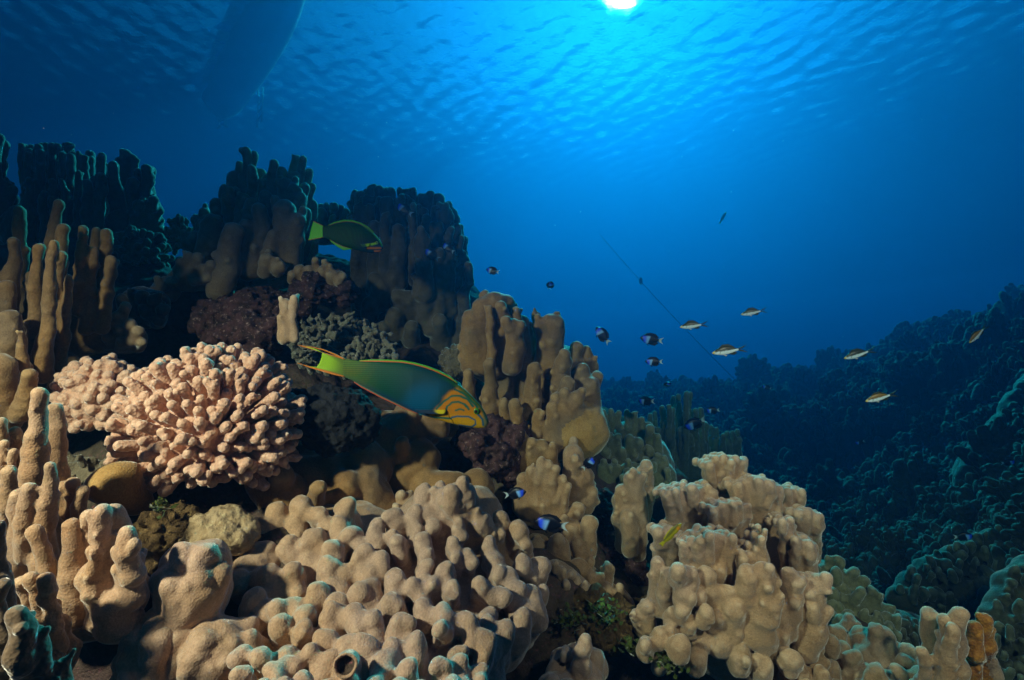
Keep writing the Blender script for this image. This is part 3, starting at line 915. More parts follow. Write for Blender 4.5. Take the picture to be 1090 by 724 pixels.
# smooth brown mound below the wrasse
def mound():
    F = Field()
    g = np.random.default_rng(15)
    for (x, y, d, r) in [(330, 508, 1.26, 32), (295, 520, 1.2, 26), (372, 500, 1.32, 30), (345, 485, 1.34, 24), (405, 490, 1.38, 26), (420, 462, 1.42, 30), (448, 452, 1.46, 22), (395, 455, 1.46, 24), (468, 458, 1.48, 16), (440, 500, 1.38, 24),
                         (470, 520, 1.34, 22), (400, 528, 1.26, 24), (280, 495, 1.28, 20), (500, 530, 1.36, 20), (360, 530, 1.22, 22), (310, 492, 1.32, 18)]:
        c = P(x, y, d)
        R_ = PX(r, d)
        e = g.normal(0, 1, 3) * np.array([1, .3, .5]); e *= R_ * .6 / np.linalg.norm(e)
        F.cap(c - e, c + e, R_ * .9, R_ * .75, 0.012)
    for (x, y, d, r) in [(318, 478, 1.28, 9), (330, 482, 1.27, 8), (428, 470, 1.32, 7), (458, 440, 1.38, 7), (464, 445, 1.38, 6), (470, 448, 1.38, 6), (440, 440, 1.38, 7), (300, 505, 1.14, 8), (340, 520, 1.14, 8)]:
        F.cap(P(x, y + 12, d + .03), P(x, y, d), PX(r * 1.4, d), PX(r, d), 0.012)
    F.build(vox(1.25), ((10, 0.012, 1), (24, 0.007, 2), (60, 0.002, 3)))
    F.emit('massive_coral', M_BROWN, 'smooth folded brown coral mound between the large wrasse and the tan knobbly coral', 'coral', G_LOBE)
mound()

# ------------------------------------------------------------------ the big knobbly coral in front
def front_colony():
    F = Field()
    dep = lambda x, y: 0.70 + (724 - y) * 0.0021 + max(0, x - 480) * 0.0012
    poly = [(262, 562), (300, 545), (345, 535), (400, 552), (440, 535), (470, 520), (495, 520), (520, 546), (556, 568), (578, 606), (574, 634), (552, 658), (522, 700), (505, 740), (250, 740), (235, 690), (255, 640), (240, 600)]
    mass(F, [(330, 640, 1.12, 70), (430, 640, 1.16, 80), (470, 630, 1.24, 46), (300, 740, .95, 90), (420, 740, .98, 90), (390, 590, 1.25, 50)])
    g = random.Random(12)
    for (x, y) in scatter(poly, 20.5, 9000, seed=12):
        # every lobe is a short ridge of fused knobs hanging over the slope
        d = dep(x, y)
        F.cur = 0
        F.ball(P(x - max(0, x - 500) * .25, y, d) + np.array([0, 0.115, -0.075]), PX(36 if x < 500 else 27, d), 0.02)
        F.part('lobe')
        n = g.choice((1, 2, 3, 3, 4))
        sl = g.uniform(-0.5, 0.5) + 0.25
        r0 = 10.2 + 4.2 * float(vnoise(P(x, y, d)[None], 7.0, 44)[0]) + g.uniform(-1.2, 1.6)
        for k in range(n):
            r = r0 * (1.05 - 0.07 * k) * g.uniform(0.85, 1.1)
            xx, yy = x + sl * k * r0 * 0.9 + g.uniform(-2, 2), y - 6 + k * r0 * 1.15
            dd = d - 0.012 * k + g.uniform(-.006, .006)
            tip = P(xx, yy, dd + (0.02 if g.random() < .15 else 0))
            v = np.array([g.uniform(-.1, .45), -0.62, g.uniform(.5, .9)]); v /= np.linalg.norm(v)
            R_ = PX(r, dd)
            F.cap(tip - v * R_ * 4.6 + np.array([0, 0.02, -.01]), tip - v * R_ * .6, R_ * .95, R_ * 0.95, 0.011)
            for _ in range(2):
                w = rng.normal(0, 1, 3); w /= np.linalg.norm(w); w[1] = -abs(w[1])
                F.ball(tip - v * R_ * .8 + w * R_ * .8, R_ * g.uniform(.5, .75), 0.007)
    for (xt, yt, xb, yb, rt, rb) in [(474, 522, 488, 575, 14, 20), (492, 520, 498, 575, 13, 18), (455, 540, 465, 580, 12, 16), (510, 548, 520, 590, 12, 15)]:
        column(F, xb, yb, xt, yt, rb, rt, 1.08, 1.12, 5, part='lobe')
    # crumpled boulder lobes at its near end
    g2 = np.random.default_rng(31)
    for (cx, cy, cd, rx, ry, n, r) in [(206, 624, .83, 40, 42, 46, 13), (172, 690, .80, 42, 38, 40, 12), (225, 705, .79, 34, 34, 26, 12), (150, 720, .78, 30, 30, 14, 12)]:
        F.part('boulder_lobe')
        C = P(cx, cy, cd); K = cd / FPX
        F.cap(C + np.array([0, .02, -.02]), C + np.array([0, .02, .02]), min(rx, ry) * .80 * K, min(rx, ry) * .74 * K, .02)
        for _ in range(n):
            v = g2.normal(0, 1, 3); v[1] = -abs(v[1]); v /= np.linalg.norm(v)
            p = C + v * np.array([rx, rx * .85, ry]) * K * .72
            rr = r * g2.uniform(.7, 1.15) * K
            F.cap(p - v * rr * .6 + np.array([0, 0, -rr * .8]), p + np.array([0, 0, rr * .5]), rr, rr * .9, .004)
    F.build(0.0029, SOFT(.8))
    v = F.v
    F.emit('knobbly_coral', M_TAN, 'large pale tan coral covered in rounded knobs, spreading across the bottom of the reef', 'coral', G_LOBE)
front_colony()

# ------------------------------------------------------------------ centre columns
def centre():
    F = Field()
    mass(F, [(520, 375, 1.75, 30), (560, 400, 1.78, 34), (600, 400, 1.75, 32), (590, 450, 1.72, 34), (545, 440, 1.74, 30), (570, 480, 1.65, 26)])
    for (xt, yt, xb, yb, rt, rb, d) in [(502, 332, 505, 385, 11, 13, 1.63), (514, 318, 516, 388, 12, 13, 1.63), (527, 313, 526, 390, 12, 13, 1.64), (538, 316, 534, 390, 10, 12, 1.66), (496, 352, 500, 390, 8, 11, 1.64),
                                        (520, 326, 523, 385, 4.5, 5, 1.58), (532, 322, 536, 352, 5.5, 7, 1.59), (546, 340, 545, 390, 9, 11, 1.56), (549, 328, 550, 370, 5, 7, 1.62), (556, 336, 556, 390, 7, 9, 1.66),
                                        (570, 331, 570, 370, 4, 7, 1.72), (562, 345, 562, 380, 5, 7, 1.68), (578, 340, 579, 390, 10, 12, 1.64), (592, 337, 590, 392, 11, 12, 1.63), (585, 336, 584, 390, 10, 12, 1.64),
                                        (521, 383, 522, 450, 7, 9, 1.56), (498, 394, 500, 430, 5.5, 7, 1.58), (569, 386, 564, 440, 8, 11, 1.56), (600, 378, 596, 425, 9, 12, 1.58), (605, 402, 602, 435, 9, 10, 1.55),
                                        (614, 365, 612, 400, 7, 9, 1.68), (625, 368, 622, 410, 6, 8, 1.7), (633, 384, 628, 420, 6, 9, 1.68), (620, 388, 616, 425, 8, 11, 1.6), (629, 403, 625, 440, 10, 13, 1.58),
                                        (617, 420, 598, 446, 9, 11, 1.5), (605, 430, 585, 455, 9, 10, 1.5), (548, 426, 550, 470, 6.5, 8, 1.52), (572, 436, 572, 475, 6, 8, 1.52), (588, 429, 590, 480, 6.5, 9, 1.5), (535, 425, 540, 470, 5, 8, 1.56), (540, 455, 545, 490, 6, 8, 1.52),
                                        (556, 463, 560, 495, 6, 8, 1.48), (566, 468, 568, 500, 6, 8, 1.47), (576, 470, 580, 500, 7, 8, 1.47), (552, 480, 556, 505, 6, 8, 1.47), (586, 478, 588, 505, 7, 8, 1.46)]:
        column(F, xb, yb, xt, yt, rb, rt, d, d + 0.03, 3)
    F.part('dome')
    for (x, y, r) in [(612, 455, 22), (625, 450, 18), (618, 470, 20), (632, 465, 14), (600, 470, 15)]:
        F.ball(P(x, y, 1.55), PX(r, 1.55), 0.04)
    F.build(vox(1.5), SOFT(1.5))
    F.emit('column_coral', M_BROWN, 'brown coral of broad fans and stout columns, ahead of the large wrasse snout', 'coral', G_LOBE, mats={'dome': M_OCHRE})
    F = Field()
    mass(F, [(572, 535, 1.48, 24), (590, 540, 1.48, 22), (560, 520, 1.5, 16), (615, 520, 1.5, 16), (605, 545, 1.5, 16)])
    for (xt, yt, xb, yb, rt, rb, d) in [(576, 487, 572, 545, 5, 8, 1.40), (584, 491, 578, 550, 5, 8, 1.395), (592, 496, 584, 550, 5, 8, 1.39), (600, 506, 590, 550, 4.5, 8, 1.39), (606, 514, 594, 552, 4.5, 8, 1.39), (566, 497, 564, 545, 6, 9, 1.41), (556, 505, 560, 540, 7, 9, 1.43),
                                        (550, 520, 562, 550, 7, 9, 1.43), (620, 538, 600, 555, 7, 10, 1.4)]:
        column(F, xb, yb, xt, yt, rb, rt, d, d + 0.02, 1, part='ridge')
    for (xt, yt, xb, yb, rt, rb, d) in [(610, 476, 614, 530, 11, 15, 1.45), (620, 500, 624, 532, 10, 12, 1.45), (631, 520, 622, 538, 8, 12, 1.45)]:
        column(F, xb, yb, xt, yt, rb, rt, d, d + 0.02, 2)
    F.build(vox(1.4), SOFT(1.4))
    F.emit('fan_coral', M_TAN_DEEP, 'ridged fan shaped brown coral directly above the blue spotted damselfish', 'coral', G_LOBE)
    F = Field()
    mass(F, [(600, 610, 1.42, 28), (630, 630, 1.38, 22), (575, 590, 1.44, 22), (655, 640, 1.36, 14)])
    for (xt, yt, xb, yb, rt, rb, d) in [(630, 552, 610, 606, 9, 13, 1.36), (612, 556, 600, 606, 9, 13, 1.38), (596, 575, 590, 615, 12, 14, 1.34), (572, 578, 576, 600, 10, 12, 1.38), (617, 600, 615, 620, 10, 12, 1.32), (600, 602, 600, 625, 9, 11, 1.31),
                                        (632, 612, 630, 632, 9, 10, 1.3), (645, 625, 645, 642, 9, 10, 1.29), (662, 632, 660, 645, 9, 10, 1.28), (622, 630, 622, 645, 8, 10, 1.28), (650, 602, 642, 625, 7, 9, 1.32), (585, 595, 585, 615, 10, 12, 1.32)]:
        column(F, xb, yb, xt, yt, rb, rt, d, d + 0.03, 3, part='lobe')
    F.build(vox(1.3), SOFT(1.3))
    F.emit('lobed_coral', M_TAN_DEEP, 'drooping brown lobed coral underneath the blue spotted damselfish', 'coral', G_LOBE)
    F = Field()
    for (xt, yt, xb, yb, rt, rb, d) in [(689, 489, 682, 545, 6.5, 10, 1.42), (674, 504, 672, 570, 10, 13, 1.4), (663, 518, 664, 560, 8, 10, 1.41), (691, 520, 684, 560, 7, 9, 1.42), (669, 545, 670, 585, 9, 9, 1.38), (684, 545, 680, 590, 8, 8, 1.4), (660, 540, 662, 580, 6, 8, 1.42)]:
        column(F, xb, yb, xt, yt, rb, rt, d, d + 0.04, 6)
    F.build(vox(1.35), SOFT(1.3))
    F.emit('column_coral', M_TAN_DEEP, 'single knobbly tan column between the fan coral and the big plated coral', 'coral', G_LOBE)
centre()

# ------------------------------------------------------------------ thickets beyond the centre
def thickets():
    F = Field()
    root(F, 680, 515, 2.15, 34)
    mass(F, [(670, 475, 2.2, 26), (690, 490, 2.15, 24), (655, 500, 2.1, 26), (700, 510, 2.0, 20)])
    for (x, y, r) in [(642, 436, 4.5), (650, 435, 4.5), (659, 437, 4.5), (667, 436, 4.5), (675, 438, 4.5), (683, 444, 4.5), (690, 450, 6)]:
        column(F, x, 480, x, y, 4.6, r * .8, 2.12, 2.15, 2)
    for (x, y, r) in [(649, 461, 5.5), (658, 462, 5), (670, 464, 7), (680, 468, 6), (692, 453, 6), (700, 462, 5), (690, 475, 6), (662, 478, 5), (645, 478, 6), (676, 482, 5)]:
        column(F, x, 500, x, y, 5.5, r * .85, 2.0, 2.08, 3)
    knobs(F, [(640, 488), (680, 485), (708, 480), (712, 520), (690, 530), (645, 520)], lambda x, y: 1.9, 7.5, 3, 4.6, 10, (0, -0.4, 0.85), 21, sub=2, base=1.4)
    F.build(vox(1.7), SOFT(2))
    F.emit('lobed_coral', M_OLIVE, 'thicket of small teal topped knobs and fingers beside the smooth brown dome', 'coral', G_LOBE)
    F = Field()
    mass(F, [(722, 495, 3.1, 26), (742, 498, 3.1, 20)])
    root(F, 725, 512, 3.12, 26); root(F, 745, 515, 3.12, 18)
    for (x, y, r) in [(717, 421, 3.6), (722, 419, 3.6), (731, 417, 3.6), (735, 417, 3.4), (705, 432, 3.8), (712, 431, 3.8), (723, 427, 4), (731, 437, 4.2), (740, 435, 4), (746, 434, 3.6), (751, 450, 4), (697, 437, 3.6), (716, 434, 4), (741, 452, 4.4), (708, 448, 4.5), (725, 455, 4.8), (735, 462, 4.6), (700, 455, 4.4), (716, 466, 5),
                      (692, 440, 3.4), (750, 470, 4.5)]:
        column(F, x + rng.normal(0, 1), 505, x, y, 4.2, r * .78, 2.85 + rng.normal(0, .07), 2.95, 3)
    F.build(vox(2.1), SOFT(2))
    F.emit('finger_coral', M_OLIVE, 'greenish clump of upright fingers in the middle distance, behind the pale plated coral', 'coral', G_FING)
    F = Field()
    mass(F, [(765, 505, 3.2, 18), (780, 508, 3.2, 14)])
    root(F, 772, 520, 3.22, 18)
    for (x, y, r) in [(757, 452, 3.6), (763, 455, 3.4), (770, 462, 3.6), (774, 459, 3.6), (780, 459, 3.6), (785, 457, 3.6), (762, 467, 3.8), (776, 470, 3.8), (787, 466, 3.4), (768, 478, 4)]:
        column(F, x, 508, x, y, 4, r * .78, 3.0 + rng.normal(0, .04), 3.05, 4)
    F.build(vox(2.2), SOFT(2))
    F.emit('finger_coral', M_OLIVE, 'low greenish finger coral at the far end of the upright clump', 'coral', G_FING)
thickets()

# ------------------------------------------------------------------ the big plated coral on the right
def plated():
    F = Field()
    mass(F, [(775, 600, 1.42, 60), (735, 590, 1.4, 40), (815, 590, 1.44, 38), (835, 625, 1.42, 28), (780, 660, 1.3, 60), (725, 650, 1.28, 36), (825, 690, 1.34, 36), (760, 545, 1.42, 34), (815, 550, 1.42, 30)])
    def fan(lst, yb, xs, d, r, db=0.06, name='plate'):
        xm = sum(p[0] for p in lst) / len(lst)
        F.part(name)
        full = []
        for a, b in zip(lst[:-1], lst[1:]):
            full += [a] + [(a[0] + (b[0] - a[0]) * t, a[1] + (b[1] - a[1]) * t + rng.uniform(0, 5)) for t in (.33, .67)]
        full.append(lst[-1])
        for (x, y) in full:
            rr = r * rng.uniform(.50, .74)
            dd = d + rng.normal(0, .012)
            column(F, xm + (x - xm) * xs, yb, x, y, rr * 1.1, rr, dd, d + db, 2, part=None, k=0.3)
            for s in (.022, .045, .065):              # the plate is several knobs deep and flat on top
                F.ball(P(x, y + rr * .8, dd) + np.array([rng.uniform(-.008, .008), s, rng.uniform(-.003, .006)]), PX(rr * rng.uniform(.8, 1.0), d), 0.004)
    fan([(752, 490), (761, 486), (771, 485), (782, 487), (792, 490)], 535, .7, 1.34, 7.5)
    fan([(706, 524), (716, 518), (727, 520), (737, 516), (746, 520), (755, 515), (762, 521)], 570, .62, 1.27, 7.5)
    fan([(779, 516), (790, 512), (800, 508), (812, 508), (822, 510), (830, 517)], 575, .7, 1.29, 8)
    fan([(755, 537), (766, 533), (777, 535), (788, 533), (797, 536)], 580, .7, 1.21, 8)
    fan([(838, 522), (847, 519), (854, 522)], 560, .8, 1.32, 7.5)
    fan([(850, 544), (861, 543), (871, 547)], 595, .75, 1.27, 9)
    fan([(833, 553), (841, 551)], 610, .6, 1.2, 8)
    fan([(847, 571), (856, 571), (864, 577)], 635, .7, 1.18, 9.5)
    fan([(726, 576), (735, 572), (745, 573), (756, 567), (768, 565), (780, 570)], 640, .75, 1.12, 7.5)
    fan([(788, 586), (797, 590), (804, 580), (809, 572), (815, 563)], 650, .6, 1.11, 8)
    fan([(701, 564), (713, 561), (722, 570)], 605, .8, 1.2, 8.5)
    for (xt, yt, xb, yb, rt, rb, d) in [(796, 604, 800, 675, 11, 14, 1.07), (813, 600, 812, 680, 11, 15, 1.07), (842, 606, 834, 670, 10, 14, 1.1), (853, 610, 842, 670, 8, 11, 1.11), (872, 614, 856, 690, 10, 15, 1.1), (863, 612, 852, 690, 8, 12, 1.12), (826, 640, 824, 690, 10, 14, 1.1),
                                        (700, 594, 700, 645, 8, 11, 1.14), (711, 606, 712, 650, 7.5, 10, 1.12), (688, 640, 690, 665, 8, 10, 1.15), (676, 652, 682, 670, 7, 9, 1.16), (780, 640, 786, 700, 12, 15, 1.08)]:
        column(F, xb, yb, xt, yt, rb, rt, d, d + 0.03, 5)
    for (x, y, r) in [(724, 604, 9), (738, 608, 9), (752, 608, 9), (766, 606, 10), (760, 626, 10), (745, 628, 9), (730, 628, 9), (772, 628, 9), (718, 652, 8), (728, 647, 8), (714, 668, 8), (736, 660, 9), (754, 650, 8), (767, 656, 9), (748, 676, 11), (726, 684, 11), (704, 672, 9), (690, 684, 9), (770, 680, 10), (745, 700, 11), (790, 700, 10), (705, 700, 10), (815, 706, 10), (845, 700, 10)]:
        lobe(F, P(x, y - r * .4, 1.08 + rng.normal(0, .012)), PX(r, 1.08), PX(24, 1.08), np.array([0, -.6, .8]) / 1.0, 3, part='lobe')
    F.build(vox(1.12), SOFT(1.1))
    F.emit('plated_coral', M_TAN, 'pale coral of stacked fluted plates with bright tops, rising beside the small yellow wrasse', 'coral', G_LOBE)
plated()

# ------------------------------------------------------------------ lower right
def lower_right():
    F = Field()
    root(F, 905, 690, 1.66, 40)
    mass(F, [(900, 650, 1.68, 30), (925, 685, 1.62, 26), (880, 690, 1.58, 30), (905, 740, 1.5, 44)])
    knobs(F, [(868, 600), (892, 588), (915, 603), (940, 628), (962, 662), (960, 700), (925, 705), (885, 690), (868, 640)], lambda x, y: 1.42 + (690 - y) * .002, 9.5, 4.2, 6.4, 16, (0.1, -.45, .85), 31, sub=3, base=1.9)
    F.build(vox(1.4), SOFT(1.4))
    F.emit('lobed_coral', M_OLIVE, 'olive coral of many small knobs stepping down beside the plated coral', 'coral', G_LOBE)
    for poly, d, s, lab in [([(840, 690), (870, 676), (885, 700), (880, 745), (835, 745)], 1.08, 32, 'pale lobed coral at the bottom edge under the plated coral'),
                            ([(885, 665), (915, 655), (925, 700), (915, 745), (885, 745)], 1.16, 33, 'tan coral of fused knobs beneath the olive stepping one'),
                            ([(930, 660), (950, 665), (975, 695), (990, 745), (925, 745)], 1.12, 34, 'low pale coral knobs beside the narrow finger clump')]:
        F = Field()
        knobs(F, poly, lambda x, y: d + (724 - y) * .002, 13, 6.5, 10, 20, (0.0, -.4, .9), s, sub=4, base=1.8)
        F.build(vox(d), SOFT(1))
        F.emit('lobed_coral', M_TAN_DEEP, lab, 'coral', G_LOBE)
    F = Field()
    mass(F, [(1010, 735, 1.1, 26), (1045, 740, 1.1, 22)])
    for (xt, yt, xb, yb, rt, rb, d, p) in [(989, 649, 990, 720, 7.5, 9, 1.05, 'column'), (1006, 657, 1000, 740, 5.5, 9, 1.0, 'column'), (1022, 648, 1012, 740, 7, 11, .99, 'column'), (1014, 665, 1006, 740, 5, 9, .98, 'column'), (1038, 664, 1034, 740, 6, 11, 1.01, 'broken_column'), (1048, 655, 1046, 740, 7, 11, 1.02, 'broken_column'), (980, 690, 985, 740, 6, 9, 1.02, 'column'), (1055, 700, 1052, 740, 6, 9, 1.03, 'column')]:
        column(F, xb, yb, xt, yt, rb, rt, d, d + .03, 3, part=p)
    F.build(vox(1.0), SOFT(1))
    F.emit('finger_coral', M_TAN_DEEP, 'narrow clump of flat fingers with one rusty orange broken finger, at the lower corner', 'coral', G_FING, mats={'broken_column': M_RUST})
    F = Field()
    knobs(F, [(590, 690), (612, 678), (638, 690), (640, 745), (585, 745)], lambda x, y: .95 + (724 - y) * .002, 15, 7, 10, 18, (0.1, -.5, .85), 37, sub=4, base=1.7)
    F.build(vox(.95), SOFT(1))
    F.emit('lobed_coral', M_TAN, 'small pale knobbly coral at the bottom edge below the mossy rock', 'coral', G_LOBE)
M_RUST = coral_mat("rusty_coral", (0.20, 0.06, 0.02), (0.52, 0.24, 0.04), grain=500, mottle=34, bump=0.5)
lower_right()

def far_right():
    for poly, d, s, st, lab, mt in [
            ([(958, 620), (985, 592), (1020, 575), (1062, 558), (1075, 600), (1070, 650), (1000, 655)], 2.1, 41, 7, 'teal topped coral terrace of stubby fingers behind the narrow finger clump', M_TEAL),
            ([(1030, 500), (1045, 460), (1075, 425), (1110, 380), (1120, 560), (1060, 560)], 2.7, 42, 6.5, 'shadowy coral wall of small teal knobs at the picture edge, above the terrace', M_TEAL),
            ([(1056, 690), (1064, 640), (1080, 600), (1130, 570), (1140, 745), (1056, 745)], 1.6, 43, 8.5, 'dark green knobbly coral in the lower corner past the rusty finger', M_TEAL),
            ([(940, 640), (985, 660), (990, 690), (955, 680)], 1.7, 44, 7, 'dim low knobs between the olive coral and the teal terrace', M_TEAL)]:
        F = Field()
        cx, cy = sum(p[0] for p in poly) / len(poly), sum(p[1] for p in poly) / len(poly)
        root(F, cx, cy + 34, d * 1.14, 46, 0.6)
        knobs(F, poly, lambda x, y: d + (600 - y) * .0018 * d / 2, st, st * .40, st * .62, st * 1.8, (-.1, -.35, .9), s, sub=3, base=2.4)
        F.build(vox(d), SOFT(2))
        F.emit('lobed_coral', mt, lab, 'coral', G_LOBE)
far_right()

# ------------------------------------------------------------------ coral heads on the far slope
def far_heads():
    g = np.random.default_rng(77)
    kinds = []
    for i in range(6):
        F = Field()
        R0 = 0.2
        F.ball(np.array([0, 0, 0.02]), R0 * 0.75, 0.05)
        n = [55, 80, 40, 70, 30, 60][i]
        for _ in range(n):
            v = g.normal(0, 1, 3); v[2] = abs(v[2]); v /= np.linalg.norm(v)
            v = v * np.array([1, 1, 0.8 + 0.5 * (i % 3)])
            rr = R0 * g.uniform(0.10, 0.17) * (1.4 if i in (2, 4) else 1)
            up = v + np.array([0, 0, 0.5])
            c = v * R0 * g.uniform(0.6, 0.95)
            F.cap(v * R0 * 0.4, c, rr * 1.1, rr, rr * 0.4)
            F.cap(c, c + up / np.linalg.norm(up) * rr * 1.6, rr, rr * 0.85, rr * 0.4)
        F.build(0.0105, ((14, 0.012, 71), (40, 0.004, 72)))
        kinds.append((F.v.copy(), F.q.copy()))
    protos = []
    for i, (v, q) in enumerate(kinds):
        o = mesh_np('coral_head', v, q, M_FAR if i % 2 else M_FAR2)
        tag(o, 'dim knobbly coral head among many on the far reef slope', 'coral', 'coral heads on the far slope')
        protos.append([o, False])
    n = 0
    tries = 0
    placed = []
    while n < 290 and tries < 20000:
        tries += 1
        px = g.uniform(630, 1110)
        az = math.atan((px - 545) / FPX)
        r = 2.8 * (13.5 / 2.8) ** g.random()
        x, y = r * math.sin(az) * 1.0, r * math.cos(az)
        if x < -0.2 + 0.1 * y: continue
        s = g.uniform(0.3, 1.0) * (0.45 + 0.10 * r)
        if any((x - a) ** 2 + (y - b) ** 2 < (0.17 * (s + t)) ** 2 for a, b, t in placed): continue
        placed.append((x, y, s))
        z = float(ground_z(np.array([[x]]), np.array([[y]]), np.array([[r]]))[0, 0])
        p = protos[n % 6]
        if not p[1]:
            o = p[0]; p[1] = True
        else:
            o = p[0].copy(); COL.objects.link(o)
        o.location = (x, y, z - 0.02 * s)
        o.rotation_euler = (g.normal(0, .15), g.normal(0, .15), g.uniform(0, 6.28))
        o.scale = (s, s * g.uniform(.8, 1.2), s * g.uniform(.7, 1.2))
        n += 1
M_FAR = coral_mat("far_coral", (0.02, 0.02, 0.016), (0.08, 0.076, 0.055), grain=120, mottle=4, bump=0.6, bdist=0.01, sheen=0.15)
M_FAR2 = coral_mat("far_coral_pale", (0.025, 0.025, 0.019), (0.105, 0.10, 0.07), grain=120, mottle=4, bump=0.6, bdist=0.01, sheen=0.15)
far_heads()

# small coral cover between the heads, too fine to count
def coral_cover():
    g = np.random.default_rng(91)
    n, ctr = 900, 17
    V = []; F_ = []
    # one knob: a small round topped stub
    ring, lev = 7, [(1.0, -0.6), (1.0, 0.35), (0.82, 0.85), (0.42, 1.15)]
    kv = [[r * math.cos(2 * math.pi * k / ring), r * math.sin(2 * math.pi * k / ring), z] for r, z in lev for k in range(ring)] + [[0, 0, 1.25]] * 1
    kv = np.array(kv)
    kq = [[l * ring + k, l * ring + (k + 1) % ring, (l + 1) * ring + (k + 1) % ring, (l + 1) * ring + k] for l in range(3) for k in range(ring)]
    kq += [[3 * ring + k, 3 * ring + (k + 1) % ring, 4 * ring, 4 * ring] for k in range(ring)]
    kq = np.array(kq)
    px = g.uniform(620, 1130, n)
    r = 1.9 * (15.0 / 1.9) ** g.random(n)
    az = np.arctan((px - 545) / FPX)
    cx, cy = r * np.sin(az), r * np.cos(az)
    m = g.integers(10, 30, n)
    idx = np.repeat(np.arange(n), m)
    s = (0.012 + 0.0038 * r[idx]) * g.uniform(.6, 1.25, len(idx))
    spread = (0.06 + 0.03 * r[idx])
    x = cx[idx] + g.normal(0, 1, len(idx)) * spread
    y = cy[idx] + g.normal(0, 1, len(idx)) * spread
    keep = x > 0.10 * y + 0.1
    x, y, s = x[keep], y[keep], s[keep]
    rr = np.hypot(x, y)
    z = ground_z(x, y, rr)
    N_ = len(x)
    a = g.uniform(0, 6.28, N_)
    tilt = g.normal(0, .28, (N_, 2))
    h = g.uniform(1.0, 2.2, N_)
    lx = kv[:, 0][None] * np.cos(a)[:, None] - kv[:, 1][None] * np.sin(a)[:, None]
    ly = kv[:, 0][None] * np.sin(a)[:, None] + kv[:, 1][None] * np.cos(a)[:, None]
    lz = kv[:, 2][None] * h[:, None]
    X = x[:, None] + s[:, None] * (lx + lz * tilt[:, :1])
    Y = y[:, None] + s[:, None] * (ly + lz * tilt[:, 1:])
    Z = z[:, None] + s[:, None] * lz
    V = np.stack([X, Y, Z], -1).reshape(-1, 3)
    Q = (kq[None] + (np.arange(N_) * len(kv))[:, None, None]).reshape(-1, 4)
    tri = Q[:, 2] == Q[:, 3]
    me = bpy.data.meshes.new('coral_cover')
    quads, tris = Q[~tri], Q[tri][:, :3]
    loops = np.concatenate([quads.ravel(), tris.ravel()]).astype(np.int32)
    starts = np.concatenate([np.arange(len(quads)) * 4, len(quads) * 4 + np.arange(len(tris)) * 3]).astype(np.int32)
    me.vertices.add(len(V)); me.vertices.foreach_set("co", V.astype(np.float32).ravel())
    me.loops.add(len(loops)); me.loops.foreach_set("vertex_index", loops)
    me.polygons.add(len(starts)); me.polygons.foreach_set("loop_start", starts)
    me.update(calc_edges=True); me.validate()
    me.polygons.foreach_set("use_smooth", np.full(len(me.polygons), True))
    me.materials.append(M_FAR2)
    o = bpy.data.objects.new('coral_cover', me); COL.objects.link(o)
    tag(o, 'fine knobbly coral growth covering the dim reef slope', 'coral cover', kind='stuff')
coral_cover()

# small nubbly growths in the gaps
def gap_nubs():
    for poly, d, s, st, mt, lab in [
            ([(566, 602), (600, 592), (642, 640), (622, 668), (580, 655)], 1.24, 61, 9, M_TAN_DEEP, 'patch of small brown nubs between the tan knobbly coral and the mossy rock'),
            ([(64, 478), (112, 484), (112, 540), (84, 548)], 1.06, 62, 9, M_DARKBUSH, 'dark nubbly growth behind the ochre stone-like lump, below the smaller pink bushy coral'),
            ([(196, 330), (236, 318), (242, 352), (206, 364)], 1.56, 63, 8, M_REAR, 'dim nubbly growth at the side of the maroon rock, above the pink bushy coral'),
            ([(430, 392), (482, 398), (474, 432), (440, 424)], 1.6, 64, 8, M_REAR, 'dim nubs in the black gap behind the back of the large wrasse'),
            ([(392, 528), (436, 520), (446, 545), (405, 552)], 1.16, 65, 9, M_TAN, 'small pale nubs where the brown mound meets the tan knobbly coral')]:
        F = Field()
        knobs(F, poly, lambda x, y: d + (600 - y) * .0012, st, st * .38, st * .62, st * 1.5, (.05, -.5, .8), s, sub=3, base=2.4)
        F.build(vox(d), SOFT(1))
        F.emit('encrusting_coral', mt, lab, 'coral', 'small growths in the gaps')
gap_nubs()
# ------------------------------------------------------------------ fish
M_SKIN = vcol_mat("wrasse_skin", 0.6, 0.12, 900)
M_SKIN_S = vcol_mat("fish_skin", 0.4, 0.4)
M_FIN = vcol_mat("fish_fin", 0.5, 0.2)
M_PUPIL = plain_mat("pupil", (0.004, 0.004, 0.005), 0.15)

def set_skin(o, colours):
    me = o.data
    a = me.color_attributes.new("skin", 'FLOAT_COLOR', 'POINT')
    c = np.ones((len(me.vertices), 4), np.float32); c[:, :3] = np.clip(colours, 0, 1)
    a.data.foreach_set("color", c.ravel())

def smooth_interp(x, pts):
    """monotone-ish cubic through the outline points"""
    xs = np.array([p[0] for p in pts], float); ys = np.array([p[1] for p in pts], float)
    m = np.gradient(ys, xs)
    i = np.clip(np.searchsorted(xs, x) - 1, 0, len(xs) - 2)
    h = xs[i + 1] - xs[i]; t = (x - xs[i]) / h
    return (2*t**3 - 3*t**2 + 1) * ys[i] + (t**3 - 2*t**2 + t) * h * m[i] + (-2*t**3 + 3*t**2) * ys[i+1] + (t**3 - t**2) * h * m[i+1]

